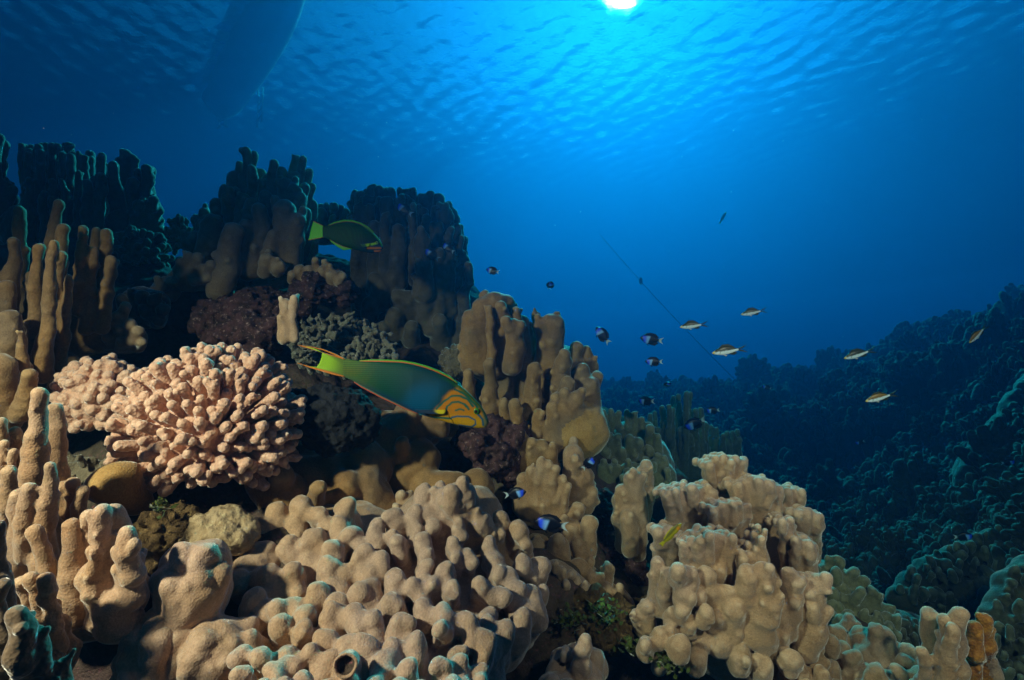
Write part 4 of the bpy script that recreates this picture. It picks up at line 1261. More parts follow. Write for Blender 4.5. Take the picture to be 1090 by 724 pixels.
def body_mesh(name, top, bot, thick, parent, mat, colour, ns=120, nt=48, blunt=True):
    """laterally flattened fish body: outline in the (u, v) plane, rounded in w; u runs from tail to snout"""
    x0, x1 = top[0][0], top[-1][0]
    s = np.linspace(0, 1, ns)
    u = x0 + (x1 - x0) * (1 - (1 - s) ** 1.6)
    T, Bt = smooth_interp(u, top), smooth_interp(u, bot)
    c, h = (T + Bt) / 2, np.maximum((T - Bt) / 2, 1e-5)
    sn = (u - x0) / (x1 - x0)
    wt = thick * h.max() * np.minimum(1, (0.22 + 1.25 * np.minimum(sn, 0.62) / 0.62 * 0.78)) * np.sqrt(np.clip((1 - sn) / 0.32, 0, 1))
    wt = np.minimum(wt, h * 0.9)
    th = np.linspace(0, 2 * np.pi, nt, endpoint=False)
    vv = c[:, None] + h[:, None] * np.sin(th)[None]
    ww = wt[:, None] * np.sign(np.cos(th)) * np.abs(np.cos(th))[None] ** 0.85
    uu = np.repeat(u[:, None], nt, 1)
    V = np.stack([uu, vv, ww], -1).reshape(-1, 3)
    V = np.vstack([V, [[u[0], c[0], 0], [u[-1], c[-1], 0]]])
    q = []
    i = np.arange(ns - 1)[:, None] * nt; j = np.arange(nt)[None]; jn = (j + 1) % nt
    q = np.stack([i + j, i + jn, i + nt + jn, i + nt + j], -1).reshape(-1, 4)
    caps = []
    for k in range(0, nt, 1):
        caps.append([k, (k + 1) % nt, ns * nt, ns * nt]); caps.append([(ns - 1) * nt + (k + 1) % nt, (ns - 1) * nt + k, ns * nt + 1, ns * nt + 1])
    bm_tri = np.array([[a, b, c_] for a, b, c_, _ in caps])
    import bmesh
    me = bpy.data.meshes.new(name)
    me.from_pydata(V.tolist(), [], q.tolist() + bm_tri.tolist())
    bm = bmesh.new(); bm.from_mesh(me); bmesh.ops.recalc_face_normals(bm, faces=bm.faces); bm.to_mesh(me); bm.free()
    me.polygons.foreach_set("use_smooth", np.full(len(me.polygons), True))
    me.materials.append(mat)
    o = bpy.data.objects.new(name, me); COL.objects.link(o); o.parent = parent
    set_skin(o, colour(V))
    prof = lambda x, y: float(np.interp(x, u, wt)) * math.sqrt(max(0.0, 1 - ((y - np.interp(x, u, c)) / np.interp(x, u, h)) ** 2)) ** 0.85
    return o, prof

def fin_mesh(name, spine, edge, parent, mat, colour, thick, w0=0.0, splay=0.0, n=26, rows=6, ripple=0.0):
    """thin fin between a root curve and an outer edge, with rays rippling its surface"""
    def res(pts):
        p = np.array(pts, float)
        d = np.concatenate([[0], np.cumsum(np.linalg.norm(np.diff(p, axis=0), axis=1))])
        t = np.linspace(0, d[-1], n)
        return np.stack([np.interp(t, d, p[:, 0]), np.interp(t, d, p[:, 1])], 1)
    a, b = res(spine), res(edge)
    g = []
    for r in range(rows):
        t = r / (rows - 1)
        g.append(a + (b - a) * t)
    g = np.array(g)                                   # rows, n, 2
    side = np.array([1, -1])
    V = []
    for sgn in side:
        for r in range(rows):
            t = r / (rows - 1)
            w = w0 + splay * t + sgn * thick * (1 - 0.75 * t) + ripple * np.sin(np.arange(n) * 2.4) * t
            V.append(np.stack([g[r, :, 0], g[r, :, 1], w * np.ones(n)], 1))
    V = np.concatenate(V)
    N1 = rows * n
    F_ = []
    for r in range(rows - 1):
        for i in range(n - 1):
            k = r * n + i
            F_.append([k, k + 1, k + n + 1, k + n]); F_.append([N1 + k, N1 + k + n, N1 + k + n + 1, N1 + k + 1])
    for i in range(n - 1):
        k = (rows - 1) * n + i
        F_.append([k, k + 1, N1 + k + 1, N1 + k]); F_.append([i + 1, i, N1 + i, N1 + i + 1])
    for r in range(rows - 1):
        k = r * n
        F_.append([k, k + n, N1 + k + n, N1 + k])
        k = r * n + n - 1
        F_.append([k + n, k, N1 + k, N1 + k + n])
    o = mesh_np(name, V, np.array(F_), mat, parent=parent)
    T = np.tile(np.repeat(np.linspace(0, 1, rows), n), 2)
    S = np.tile(np.tile(np.linspace(0, 1, n), rows), 2)
    set_skin(o, colour(V, T, S))
    return o

def eye_mesh(parent, u, v, w, r, iris, mat):
    root = None
    F_ = []; V = []
    n, m = 16, 8
    for i in range(m + 1):
        ph = math.pi / 2 * i / m
        for j in range(n):
            a = 2 * math.pi * j / n
            V.append([u + r * math.cos(a) * math.sin(ph), v + r * math.sin(a) * math.sin(ph), w + r * 0.45 * math.cos(ph)])
    for i in range(m):
        for j in range(n):
            F_.append([i * n + j, i * n + (j + 1) % n, (i + 1) * n + (j + 1) % n, (i + 1) * n + j])
    V = np.array(V)
    o = mesh_np("eye", V, np.array(F_)[:, ::-1], mat, parent=parent)
    d = np.hypot(V[:, 0] - u, V[:, 1] - v) / r
    c = np.where((d < 0.5)[:, None], np.array([0.004, 0.004, 0.006]), np.array(iris))
    set_skin(o, c)
    return o

def fish_matrix(pos, head_deg, yaw=0.0):
    """place a fish whose local +u points to its snout; head_deg = direction of the head seen from the front"""
    right = np.array([1.0, 0, 0]); up = np.array([0, -SP, CP]); fwd = np.array([0, CP, SP])
    a = math.radians(head_deg)
    u = right * math.cos(a) + up * math.sin(a)
    w = -fwd
    if math.cos(a) < 0:                               # keep the back upwards when facing the other way
        v = np.cross(w, u); v = -v; w = np.cross(u, v)
    else:
        v = np.cross(w, u)
    y = math.radians(yaw)
    u2 = u * math.cos(y) + w * math.sin(y)
    w2 = np.cross(u2, v)
    M = np.eye(4)
    M[:3, 0], M[:3, 1], M[:3, 2], M[:3, 3] = u2, v, w2, pos
    return Matrix(M.tolist())

def copy_fish(o):
    c = o.copy(); COL.objects.link(c)
    for ch in list(o.children):
        k = ch.copy(); COL.objects.link(k); k.parent = c
    return c

def seg_dist(px, py, pl):
    d = np.full(px.shape, 1e9)
    for (x0, y0), (x1, y1) in zip(pl[:-1], pl[1:]):
        dx, dy = x1 - x0, y1 - y0
        t = np.clip(((px - x0) * dx + (py - y0) * dy) / (dx * dx + dy * dy), 0, 1)
        d = np.minimum(d, np.hypot(px - x0 - t * dx, py - y0 - t * dy))
    return d
mixc = lambda a, b, t: np.asarray(a) * (1 - t)[:, None] + np.asarray(b) * t[:, None]
sstep = lambda a, b, x: (lambda t: t * t * (3 - 2 * t))(np.clip((x - a) / (b - a), 0, 1))

# ---- the large wrasse (outline measured in a 4.74x enlargement)
def big_wrasse():
    d = 0.76
    K = d / FPX / 4.74
    ox, oy = 640, 320
    root = empty('wrasse', P(310 + ox / 4.74, 350 + oy / 4.74, d))
    U = lambda pts: [((x - ox) * K, (oy - y) * K) for x, y in pts]
    top = U([(250, 152), (290, 158), (330, 163), (400, 166), (480, 168), (560, 172), (620, 182), (680, 198), (740, 220), (800, 248), (850, 280), (900, 322), (940, 362), (970, 398), (990, 434), (1000, 465)])
    bot = U([(250, 246), (290, 262), (340, 285), (390, 310), (450, 340), (520, 372), (580, 400), (640, 426), (700, 446), (760, 462), (820, 478), (880, 489), (930, 495), (965, 495), (990, 487), (1000, 470)])
    stripes = [[(792, 412), (800, 385), (822, 366), (855, 362), (885, 375), (905, 398)], [(745, 398), (778, 362), (820, 335), (862, 332), (900, 352), (925, 385)], [(820, 440), (850, 432), (905, 436), (935, 452), (938, 475), (915, 488), (850, 482)],
               [(690, 436), (745, 444), (815, 446)], [(700, 452), (770, 468), (840, 482)], [(835, 300), (870, 318), (905, 345), (935, 378), (945, 392)], [(950, 425), (972, 450), (975, 478)], [(840, 405), (862, 398), (880, 404)]]
    def col(V):
        x = V[:, 0] / K + ox; y = oy - V[:, 1] / K
        nz = vnoise(np.stack([x, y, 0 * x], 1), 0.03, 3)
        nz2 = vnoise(np.stack([x, y, 0 * x], 1), 0.07, 4)
        c = mixc((0.0, 0.080, 0.055), (0.004, 0.065, 0.095), sstep(420, 660, x + 0.5 * (y - 300)))
        blue = sstep(130, 25, np.abs((x - 665) + 0.55 * (y - 360))) * sstep(225, 330, y)
        c = mixc((0, 0, 0), (1, 1, 1), 0 * x) + c
        c = c * (1 - blue)[:, None] + np.array([0.0, 0.115, 0.27]) * blue[:, None]
        lb = sstep(-45, 5, y - np.interp(x, [250, 400, 520, 640, 760], [246, 314, 372, 426, 462])) * sstep(780, 700, x)
        c = c * (1 - 0.6 * lb)[:, None] + np.array([0.01, 0.06, 0.20]) * (0.6 * lb)[:, None]
        tl = sstep(480, 255, x)
        c = mixc((0, 0, 0), (0, 0, 0), tl) + c * (1 - 0.55 * tl)[:, None] + np.array([0.12, 0.24, 0.010]) * (0.55 * tl)[:, None]
        # scale rows
        g = np.sin((x + 0.75 * y) * 0.40) * np.sin((x - 0.85 * y) * 0.40)
        c = c * (1 + 0.5 * g)[:, None]
        dots = sstep(0.55, 0.9, g) * tl
        c = c * (1 - dots * .6)[:, None] + np.array([0.30, 0.12, 0.02]) * (dots * .6)[:, None]
        # head mask with its bars
        edge = np.interp(y, [240, 285, 330, 380, 410, 445, 480], [870, 842, 790, 752, 728, 680, 640])
        hd = sstep(-14, 16, x - edge + nz * 10)
        orange = mixc((0.54, 0.22, 0.008), (0.60, 0.36, 0.008), sstep(400, 470, y))
        head = orange
        for k, s in enumerate(stripes):
            w = 4.6 if k not in (2, 7) else 3.8
            t = sstep(w + 3, w - 2, seg_dist(x + nz2 * 2.5, y + nz * 2, s))
            head = head * (1 - t)[:, None] + np.array([0.01, 0.14, 0.11] if k not in (2, 6) else [0.02, 0.13, 0.26]) * t[:, None]
        c = c * (1 - hd)[:, None] + head * hd[:, None]
        rim = sstep(26, 8, y - np.interp(x, [560, 620, 680, 740, 800, 850, 900, 940, 970, 1000], [172, 182, 198, 220, 248, 280, 322, 362, 398, 465])) * sstep(700, 860, x)
        c = c * (1 - 0.8 * rim)[:, None] + np.array([0.02, 0.17, 0.03]) * (0.8 * rim)[:, None]
        lip = sstep(962, 985, x)
        c = c * (1 - 0.7 * lip)[:, None] + np.array([0.03, 0.16, 0.14]) * (0.7 * lip)[:, None]
        c = c * (0.6 + 0.25 * hd)[:, None]
        gill = sstep(3.5, 1.0, seg_dist(x, y, [(790, 395), (803, 415), (808, 440), (822, 455), (828, 482)]))
        return c * (1 - 0.8 * gill)[:, None]
    bo, prof = body_mesh('body', top, bot, 0.36, root, M_SKIN, col, ns=300, nt=140)
    def tailcol(V, T, S):
        y = np.abs(S - 0.5) * 2
        c = mixc((0.17, 0.36, 0.006), (0.36, 0.11, 0.012), sstep(0.62, 0.86, y))
        base = sstep(0.75, 0.0, T) * (y < 0.9)
        c = c * (1 - base)[:, None] + np.array([0.045, 0.10, 0.012]) * base[:, None]
        return c * (0.85 + 0.25 * np.sin(S * 120) ** 2)[:, None]
    fin_mesh('tail_fin', U([(258, 153), (262, 175), (264, 200), (262, 225), (258, 246)]),
             U([(0, 84), (60, 92), (105, 106), (135, 124), (130, 150), (121, 175), (104, 196), (60, 192), (10, 178)]), root, M_FIN, tailcol, 0.0016, n=90, rows=22, ripple=0.0003)
    # trailing outer rays of the tail
    for pts, nm in (([(258, 153), (200, 126), (140, 104), (80, 92), (0, 82)], 'tail_streamer'), ([(258, 247), (200, 236), (140, 220), (70, 200), (0, 176)], 'tail_streamer')):
        e = [(x + 2, y + (11 * (x / 260) + 1.5) * (1 if pts[0][1] < 200 else -1)) for x, y in pts]
        fin_mesh(nm, U(pts), U(e), root, M_FIN, lambda V, T, S: np.tile([0.42, 0.14, 0.012], (len(V), 1)), 0.0012, n=30, rows=4)
    def dorsal(V, T, S):
        return mixc((0.36, 0.07, 0.012), (0.04, 0.26, 0.015), sstep(0.45, 0.7, T))
    tp = [(340, 166), (400, 168), (480, 171), (560, 176), (620, 187), (680, 203), (740, 225), (800, 253), (840, 278)]
    fin_mesh('dorsal_fin', U(tp), U([(330, 160), (395, 156), (478, 156), (562, 160), (626, 171), (688, 187), (750, 210), (808, 240), (846, 272)]), root, M_FIN, dorsal, 0.0016, n=90, rows=6, ripple=0.0004)
    an = [(310, 266), (350, 286), (390, 306), (450, 336), (520, 368), (580, 396), (640, 422)]
    fin_mesh('anal_fin', U(an), U([(302, 272), (340, 298), (380, 318), (442, 349), (512, 380), (574, 407), (640, 430)]), root, M_FIN,
             lambda V, T, S: mixc((0.02, 0.12, 0.10), (0.40, 0.08, 0.05), sstep(0.4, 0.7, T)), 0.0014, n=60, rows=5, ripple=0.0003)
    w = prof(U([(770, 412)])[0][0], U([(770, 412)])[0][1])
    fin_mesh('pectoral_fin', U([(792, 402), (794, 412), (786, 422)]), U([(640, 402), (655, 412), (700, 420)]), root, M_FIN,
             lambda V, T, S: mixc((0.50, 0.46, 0.01), (0.01, 0.03, 0.07), sstep(0.32, 0.48, T + 0.12 * np.abs(S - .5))), 0.0008, w0=w + 0.001, splay=0.004, n=18, rows=16, ripple=0.0004)
    e = U([(940, 410)])[0]
    eye_mesh(root, e[0], e[1], prof(*e) - 0.0012, 18 * K, (0.03, 0.20, 0.02), M_SKIN_S)
    root.matrix_world = fish_matrix(P(310 + ox / 4.74, 350 + oy / 4.74, d), 0, 6)
    tag(root, 'large green and blue wrasse with orange face bars and a yellow forked tail', 'fish', 'wrasses')
big_wrasse()

def green_wrasse():
    d = 1.5
    K = d / FPX / 9.91
    ox, oy = 600, 300
    root = empty('wrasse')
    U = lambda pts: [((x - ox) * K, (oy - y) * K) for x, y in pts]
    top = U([(340, 205), (400, 203), (480, 178), (560, 163), (640, 165), (720, 186), (800, 226), (870, 282), (920, 338), (950, 384), (964, 420)])
    bot = U([(340, 330), (400, 345), (480, 388), (560, 422), (640, 445), (720, 465), (800, 482), (870, 488), (920, 480), (950, 458), (964, 430)])
    def col(V):
        x = V[:, 0] / K + ox; y = oy - V[:, 1] / K
        c = mixc((0.003, 0.034, 0.008), (0.003, 0.018, 0.034), sstep(620, 780, x) * sstep(280, 400, y))
        g = np.sin((x + 0.7 * y) * 0.35) * np.sin((x - 0.9 * y) * 0.35)
        c = c * (1 + 0.3 * g)[:, None]
        for s, cc, w in (([(815, 410), (860, 400), (905, 385)], (0.16, 0.36, 0.008), 10), ([(810, 440), (880, 440), (940, 435)], (0.30, 0.09, 0.01), 8), ([(880, 470), (940, 466)], (0.30, 0.09, 0.01), 7), ([(740, 180), (800, 222), (870, 278), (925, 340), (960, 400)], (0.04, 0.20, 0.02), 14)):
            t = sstep(w + 6, w - 3, seg_dist(x, y, s)); c = c * (1 - t)[:, None] + np.array(cc) * t[:, None]
        return c
    bo, prof = body_mesh('body', top, bot, 0.36, root, M_SKIN, col, ns=140, nt=80)
    fin_mesh('tail_fin', U([(346, 207), (350, 268), (346, 330)]), U([(242, 155), (226, 215), (212, 270), (204, 318), (190, 364)]), root, M_FIN,
             lambda V, T, S: mixc((0.07, 0.42, 0.004), (0.28, 0.10, 0.01), sstep(0.86, 0.97, np.abs(S - .5) * 2)) * (0.8 + 0.3 * np.sin(S * 60) ** 2)[:, None], 0.0018, n=40, rows=10, ripple=0.0004)
    tp = [(400, 207), (480, 184), (560, 169), (640, 171), (720, 191), (800, 231), (860, 280)]
    fin_mesh('dorsal_fin', U(tp), U([(396, 196), (470, 160), (560, 138), (644, 140), (728, 165), (810, 210), (872, 268)]), root, M_FIN,
             lambda V, T, S: mixc((0.16, 0.045, 0.01), (0.05, 0.30, 0.006), sstep(0.3, 0.6, T)), 0.0018, n=50, rows=6, ripple=0.0004)
    fin_mesh('anal_fin', U([(410, 345), (480, 382), (560, 416), (640, 440)]), U([(420, 372), (480, 420), (552, 462), (640, 448)]), root, M_FIN,
             lambda V, T, S: mixc((0.16, 0.045, 0.01), (0.05, 0.30, 0.006), sstep(0.15, 0.45, T)), 0.0016, n=36, rows=6, ripple=0.0004)
    e = U([(900, 382)])[0]
    eye_mesh(root, e[0], e[1], prof(*e) - 0.001, 17 * K, (0.10, 0.26, 0.02), M_SKIN_S)
    w = prof(*U([(820, 410)])[0])
    fin_mesh('pectoral_fin', U([(836, 396), (838, 410), (830, 424)]), U([(740, 405), (748, 425), (770, 438)]), root, M_FIN, lambda V, T, S: mixc((0.20, 0.36, 0.01), (0.01, 0.06, 0.03), sstep(0.3, 0.6, T)), 0.0012, w0=w + 0.001, splay=0.006, n=14, rows=8)
    root.matrix_world = fish_matrix(P(310 + ox / 9.91, 220 + oy / 9.91, d), 0, -4)
    tag(root, 'dark green wrasse with lime green tail and fin edges, in front of the dark coral', 'fish', 'wrasses')
green_wrasse()

# ---- small reef fish
def damsel_proto():
    root = empty('damselfish')
    top = [(0, .075), (.08, .10), (.2, .20), (.35, .27), (.5, .30), (.65, .29), (.8, .22), (.92, .10), (1, .015)]
    bot = [(0, -.075), (.08, -.10), (.2, -.19), (.35, -.26), (.5, -.28), (.65, -.26), (.8, -.19), (.92, -.09), (1, -.005)]
    sh = lambda pts: [(x - .5, y) for x, y in pts]
    top, bot = sh(top), sh(bot)
    def col(V):
        x = V[:, 0] + .5; y = V[:, 1]
        c = np.tile([0.004, 0.006, 0.018], (len(V), 1)).astype(float)
        t = sstep(.44, .54, x + 0.25 * y) * sstep(.90, .78, x - 0.25 * y) * sstep(.20, .10, y)
        blue = mixc((0.22, 0.48, 0.95), (0.02, 0.08, 1.0), sstep(.55, .76, x))
        return c * (1 - t)[:, None] + blue * t[:, None]
    bo, prof = body_mesh('body', top, bot, 0.42, root, M_SKIN_S, col, ns=48, nt=32)
    dark = lambda V, T, S: np.tile([0.006, 0.008, 0.02], (len(V), 1))
    fin_mesh('dorsal_fin', sh([(.08, .08), (.3, .22), (.5, .27), (.72, .23)]), sh([(-.02, .16), (.2, .33), (.48, .36), (.70, .30)]), root, M_FIN, dark, .012)
    fin_mesh('anal_fin', sh([(.08, -.08), (.25, -.2), (.45, -.25)]), sh([(-.02, -.18), (.15, -.33), (.42, -.31)]), root, M_FIN, dark, .012)
    fin_mesh('tail_fin', sh([(.02, .07), (.03, 0), (.02, -.07)]), sh([(-.30, .19), (-.2, .09), (-.16, 0), (-.2, -.09), (-.30, -.19)]), root, M_FIN,
             lambda V, T, S: mixc((0.04, 0.06, 0.10), (0.42, 0.52, 0.58), sstep(.15, .5, T)), .012)
    fin_mesh('pelvic_fin', sh([(.62, -.25), (.55, -.27)]), sh([(.52, -.38), (.44, -.36)]), root, M_FIN, dark, .012, n=6, rows=4)
    eye_mesh(root, .38, .04, prof(.38, .04) - .01, .05, (0.05, 0.06, 0.12), M_SKIN_S)
    return root
def chromis_proto(back=(0.018, 0.026, 0.012)):
    root = empty('chromis')
    sh = lambda pts: [(x - .5, y) for x, y in pts]
    top = sh([(0, .04), (.12, .085), (.3, .165), (.5, .20), (.68, .175), (.82, .115), (.93, .05), (1, .0)])
    bot = sh([(0, -.03), (.12, -.055), (.3, -.10), (.5, -.13), (.68, -.125), (.82, -.095), (.93, -.055), (1, -.015)])
    def col(V):
        x = V[:, 0] + .5; y = V[:, 1]
        nz = vnoise(V, 22, 8) * 0.02
        t = sstep(.05, .0, y + nz - 0.03 * (0.5 - x))
        c = mixc(back, (0.56, 0.74, 0.84), t)
        sn = sstep(.86, .95, x); c = c * (1 - sn)[:, None] + np.array([0.60, 0.48, 0.10]) * sn[:, None]
        g = sstep(.02, .008, seg_dist(x, y, [(.74, .06), (.70, -.01), (.73, -.07)])) * .6
        return c * (1 - g)[:, None]
    bo, prof = body_mesh('body', top, bot, 0.40, root, M_SKIN_S, col, ns=48, nt=32)
    dark = lambda V, T, S: np.tile([0.02, 0.03, 0.015], (len(V), 1))
    fin_mesh('dorsal_fin', sh([(.18, .09), (.4, .165), (.6, .17), (.72, .14)]), sh([(.13, .12), (.36, .27), (.58, .27), (.72, .17)]), root, M_FIN, dark, .010)
    fin_mesh('anal_fin', sh([(.15, -.05), (.25, -.075), (.38, -.10)]), sh([(.06, -.12), (.18, -.18), (.36, -.14)]), root, M_FIN, dark, .010)
    for s in (1, -1):
        fin_mesh('tail_fin', sh([(.03, .035 * s), (.0, 0.0)]), sh([(-.36, .17 * s), (-.16, .03 * s)]), root, M_FIN, dark, .010, n=10, rows=6)
    fin_mesh('pelvic_fin', sh([(.62, -.11), (.56, -.12)]), sh([(.50, -.20), (.44, -.17)]), root, M_FIN, lambda V, T, S: np.tile([.4, .45, .45], (len(V), 1)), .010, n=6, rows=4)
    eye_mesh(root, .37, .03, prof(.37, .03) - .01, .042, (0.35, 0.35, 0.30), M_SKIN_S)
    return root

dp, used = damsel_proto(), False
DAMSELS = [  # px, py, body length px, head direction, yaw, depth, label
    (523, 288, 11, 165, 20, 1.75, 'dark damselfish in open water just off the tall dark coral block'),
    (586, 303, 11, 80, 62, 1.9, 'black damselfish seen edge on, alone in open water beyond the coral block'),
    (640, 355, 16, 128, 10, 1.7, 'damselfish diving tail down with a bright blue patch, topmost beside the column coral'),
    (691, 361, 17, 172, 10, 1.75, 'long dark damselfish swimming level, upper one of a pair stacked closely'),
    (694, 385, 13, 180, 15, 1.75, 'short dark damselfish swimming level, lower one of a pair stacked closely'),
    (711, 409, 10, 75, 65, 2.1, 'black sliver of a damselfish seen edge on above the greenish finger coral'),
    (686, 427, 13, 184, 40, 1.9, 'stubby damselfish with blue face hovering over the teal knob thicket'),
    (757, 437, 10, 190, 30, 2.4, 'tiny pale tailed damselfish over the end of the greenish finger clump'),
    (737, 452, 17, 206, 10, 2.2, 'damselfish with bright blue head pointing down before the greenish finger clump'),
    (815, 412, 7, 160, 40, 3.2, 'tiny black damselfish far out over the dim slope'),
    (628, 492, 14, 48, 20, 1.35, 'damselfish pointing up beside the upper lobe of the fan coral'),
    (551, 525, 17, 12, 10, 1.22, 'damselfish with pale tail leaving the black hollow, facing the fan coral'),
    (583, 557, 25, 172, 5, 1.15, 'biggest damselfish with bright blue flank, below the fan coral'),
    (429, 222, 15, 146, 10, 1.85, 'damselfish high before the tall dark coral block, topmost of the three there'),
    (458, 270, 14, 146, 10, 1.85, 'damselfish low before the tall dark coral block, brightest of the three there'),
    (476, 263, 12, 142, 15, 1.95, 'damselfish at the open water edge of the tall dark coral block, smallest there'),
    (1028, 571, 13, 10, 15, 1.85, 'damselfish with glowing blue face above the teal coral terrace'),
    (1075, 492, 9, 15, 20, 2.3, 'small blue damselfish against the shadowy coral wall'),
    (914, 471, 7, 200, 20, 3.0, 'tiny damselfish with a blue glint over the dark middle of the slope'),
]
for i, (px, py, L, hd, yw, d, lab) in enumerate(DAMSELS):
    o = dp if i == 0 else copy_fish(dp)
    o.matrix_world = fish_matrix(P(px, py, d), hd, yw) @ Matrix.Scale(L * 1.12 * d / FPX, 4)
    tag(o, lab, 'fish', 'small damselfish around the corals')
cp = chromis_proto()
gp = chromis_proto((0.16, 0.10, 0.015))
for i, (px, py, L, hd, yw, d, lab) in enumerate([
    (735, 347, 20, 186, 8, 1.25, 'white bellied chromis with its tail spread, crossing the rope at the upper place'),
    (799, 333, 18, 190, 12, 1.35, 'white bellied chromis highest of all, clear of the rope'),
    (772, 374, 25, 188, 5, 1.2, 'largest white bellied chromis, in front of the rope lower down'),
    (911, 378, 22, 198, 12, 1.3, 'dark backed chromis with raised tail above the hazy reef skyline'),
    (934, 424, 22, 197, 12, 1.2, 'golden backed silver chromis swimming over the dim reef slope'),
    (1039, 358, 17, 232, 12, 1.25, 'golden chromis nosing steeply down near the picture edge')]):
    o = (cp if i == 0 else copy_fish(cp)) if i < 4 else (gp if i == 4 else copy_fish(gp))
    o.matrix_world = fish_matrix(P(px, py, d), hd, yw) @ Matrix.Scale(L * 1.1 * d / FPX, 4)
    tag(o, lab, 'fish', 'silver chromis in open water')

def small_yellow():
    root = empty('small_wrasse')
    sh = lambda pts: [(x - .5, y) for x, y in pts]
    top = sh([(0, .05), (.2, .09), (.45, .125), (.65, .13), (.8, .115), (.92, .07), (1, .0)])
    bot = sh([(0, -.05), (.2, -.08), (.45, -.11), (.65, -.12), (.8, -.10), (.92, -.06), (1, -.02)])
    def col(V):
        x = V[:, 0] + .5; y = V[:, 1]
        c = mixc((0.34, 0.32, 0.01), (0.10, 0.10, 0.012), sstep(-.02, .06, y))
        t = sstep(.1, -.02, np.abs(x - .78) - .02) * sstep(.08, -.02, y)
        return c * (1 - t)[:, None] + np.array([.55, .20, .01]) * t[:, None]
    bo, prof = body_mesh('body', top, bot, .5, root, M_SKIN_S, col, ns=40, nt=28)
    yl = lambda V, T, S: np.tile([0.36, 0.34, 0.01], (len(V), 1))
    fin_mesh('tail_fin', sh([(.02, .045), (.02, -.045)]), sh([(-.2, .09), (-.17, 0), (-.2, -.09)]), root, M_FIN, yl, .012)
    fin_mesh('dorsal_fin', sh([(.1, .06), (.4, .11), (.7, .115)]), sh([(.06, .09), (.38, .16), (.68, .15)]), root, M_FIN, yl, .010)
    fin_mesh('anal_fin', sh([(.1, -.05), (.3, -.09), (.48, -.10)]), sh([(.06, -.08), (.28, -.14), (.46, -.13)]), root, M_FIN, yl, .010)
    eye_mesh(root, .40, .03, prof(.40, .03) - .008, .03, (.5, .4, .05), M_SKIN_S)
    d = 1.0
    root.matrix_world = fish_matrix(P(716, 567, d), 52, 10) @ Matrix.Scale(28 * d / FPX, 4)
    tag(root, 'tiny yellow and orange wrasse slanting upward before the plated coral', 'fish')
    far = copy_fish(root)
    d = 6.0
    far.matrix_world = fish_matrix(P(770, 231, d), 68, 30) @ Matrix.Scale(11 * d / FPX, 4)
    tag(far, 'faint slender fish far off, alone high in the blue water', 'fish')
small_yellow()

# ------------------------------------------------------------------ boat on the surface
def sweep(name, pts, r, mat, parent=None, n=10):
    """round rod or rope through the points"""
    pts = np.array(pts, float)
    V = []; Fq = []
    for i, p in enumerate(pts):
        t = pts[min(i + 1, len(pts) - 1)] - pts[max(i - 1, 0)]; t /= np.linalg.norm(t)
        a = np.cross(t, [0, 0, 1.0] if abs(t[2]) < .9 else [1.0, 0, 0]); a /= np.linalg.norm(a)
        b = np.cross(t, a)
        rr = r[i] if hasattr(r, '__len__') else r
        for k in range(n):
            th = 2 * math.pi * k / n
            V.append(p + rr * (a * math.cos(th) + b * math.sin(th)))
    for i in range(len(pts) - 1):
        for k in range(n):
            Fq.append([i * n + k, i * n + (k + 1) % n, (i + 1) * n + (k + 1) % n, (i + 1) * n + k])
    m = len(V)
    V += [pts[0], pts[-1]]
    for k in range(0, n, 2):
        Fq.append([m, (k + 2) % n, (k + 1) % n, k]); e = (len(pts) - 1) * n
        Fq.append([m + 1, e + k, e + k + 1, e + (k + 2) % n])
    return mesh_np(name, np.array(V), np.array(Fq), mat, parent=parent)
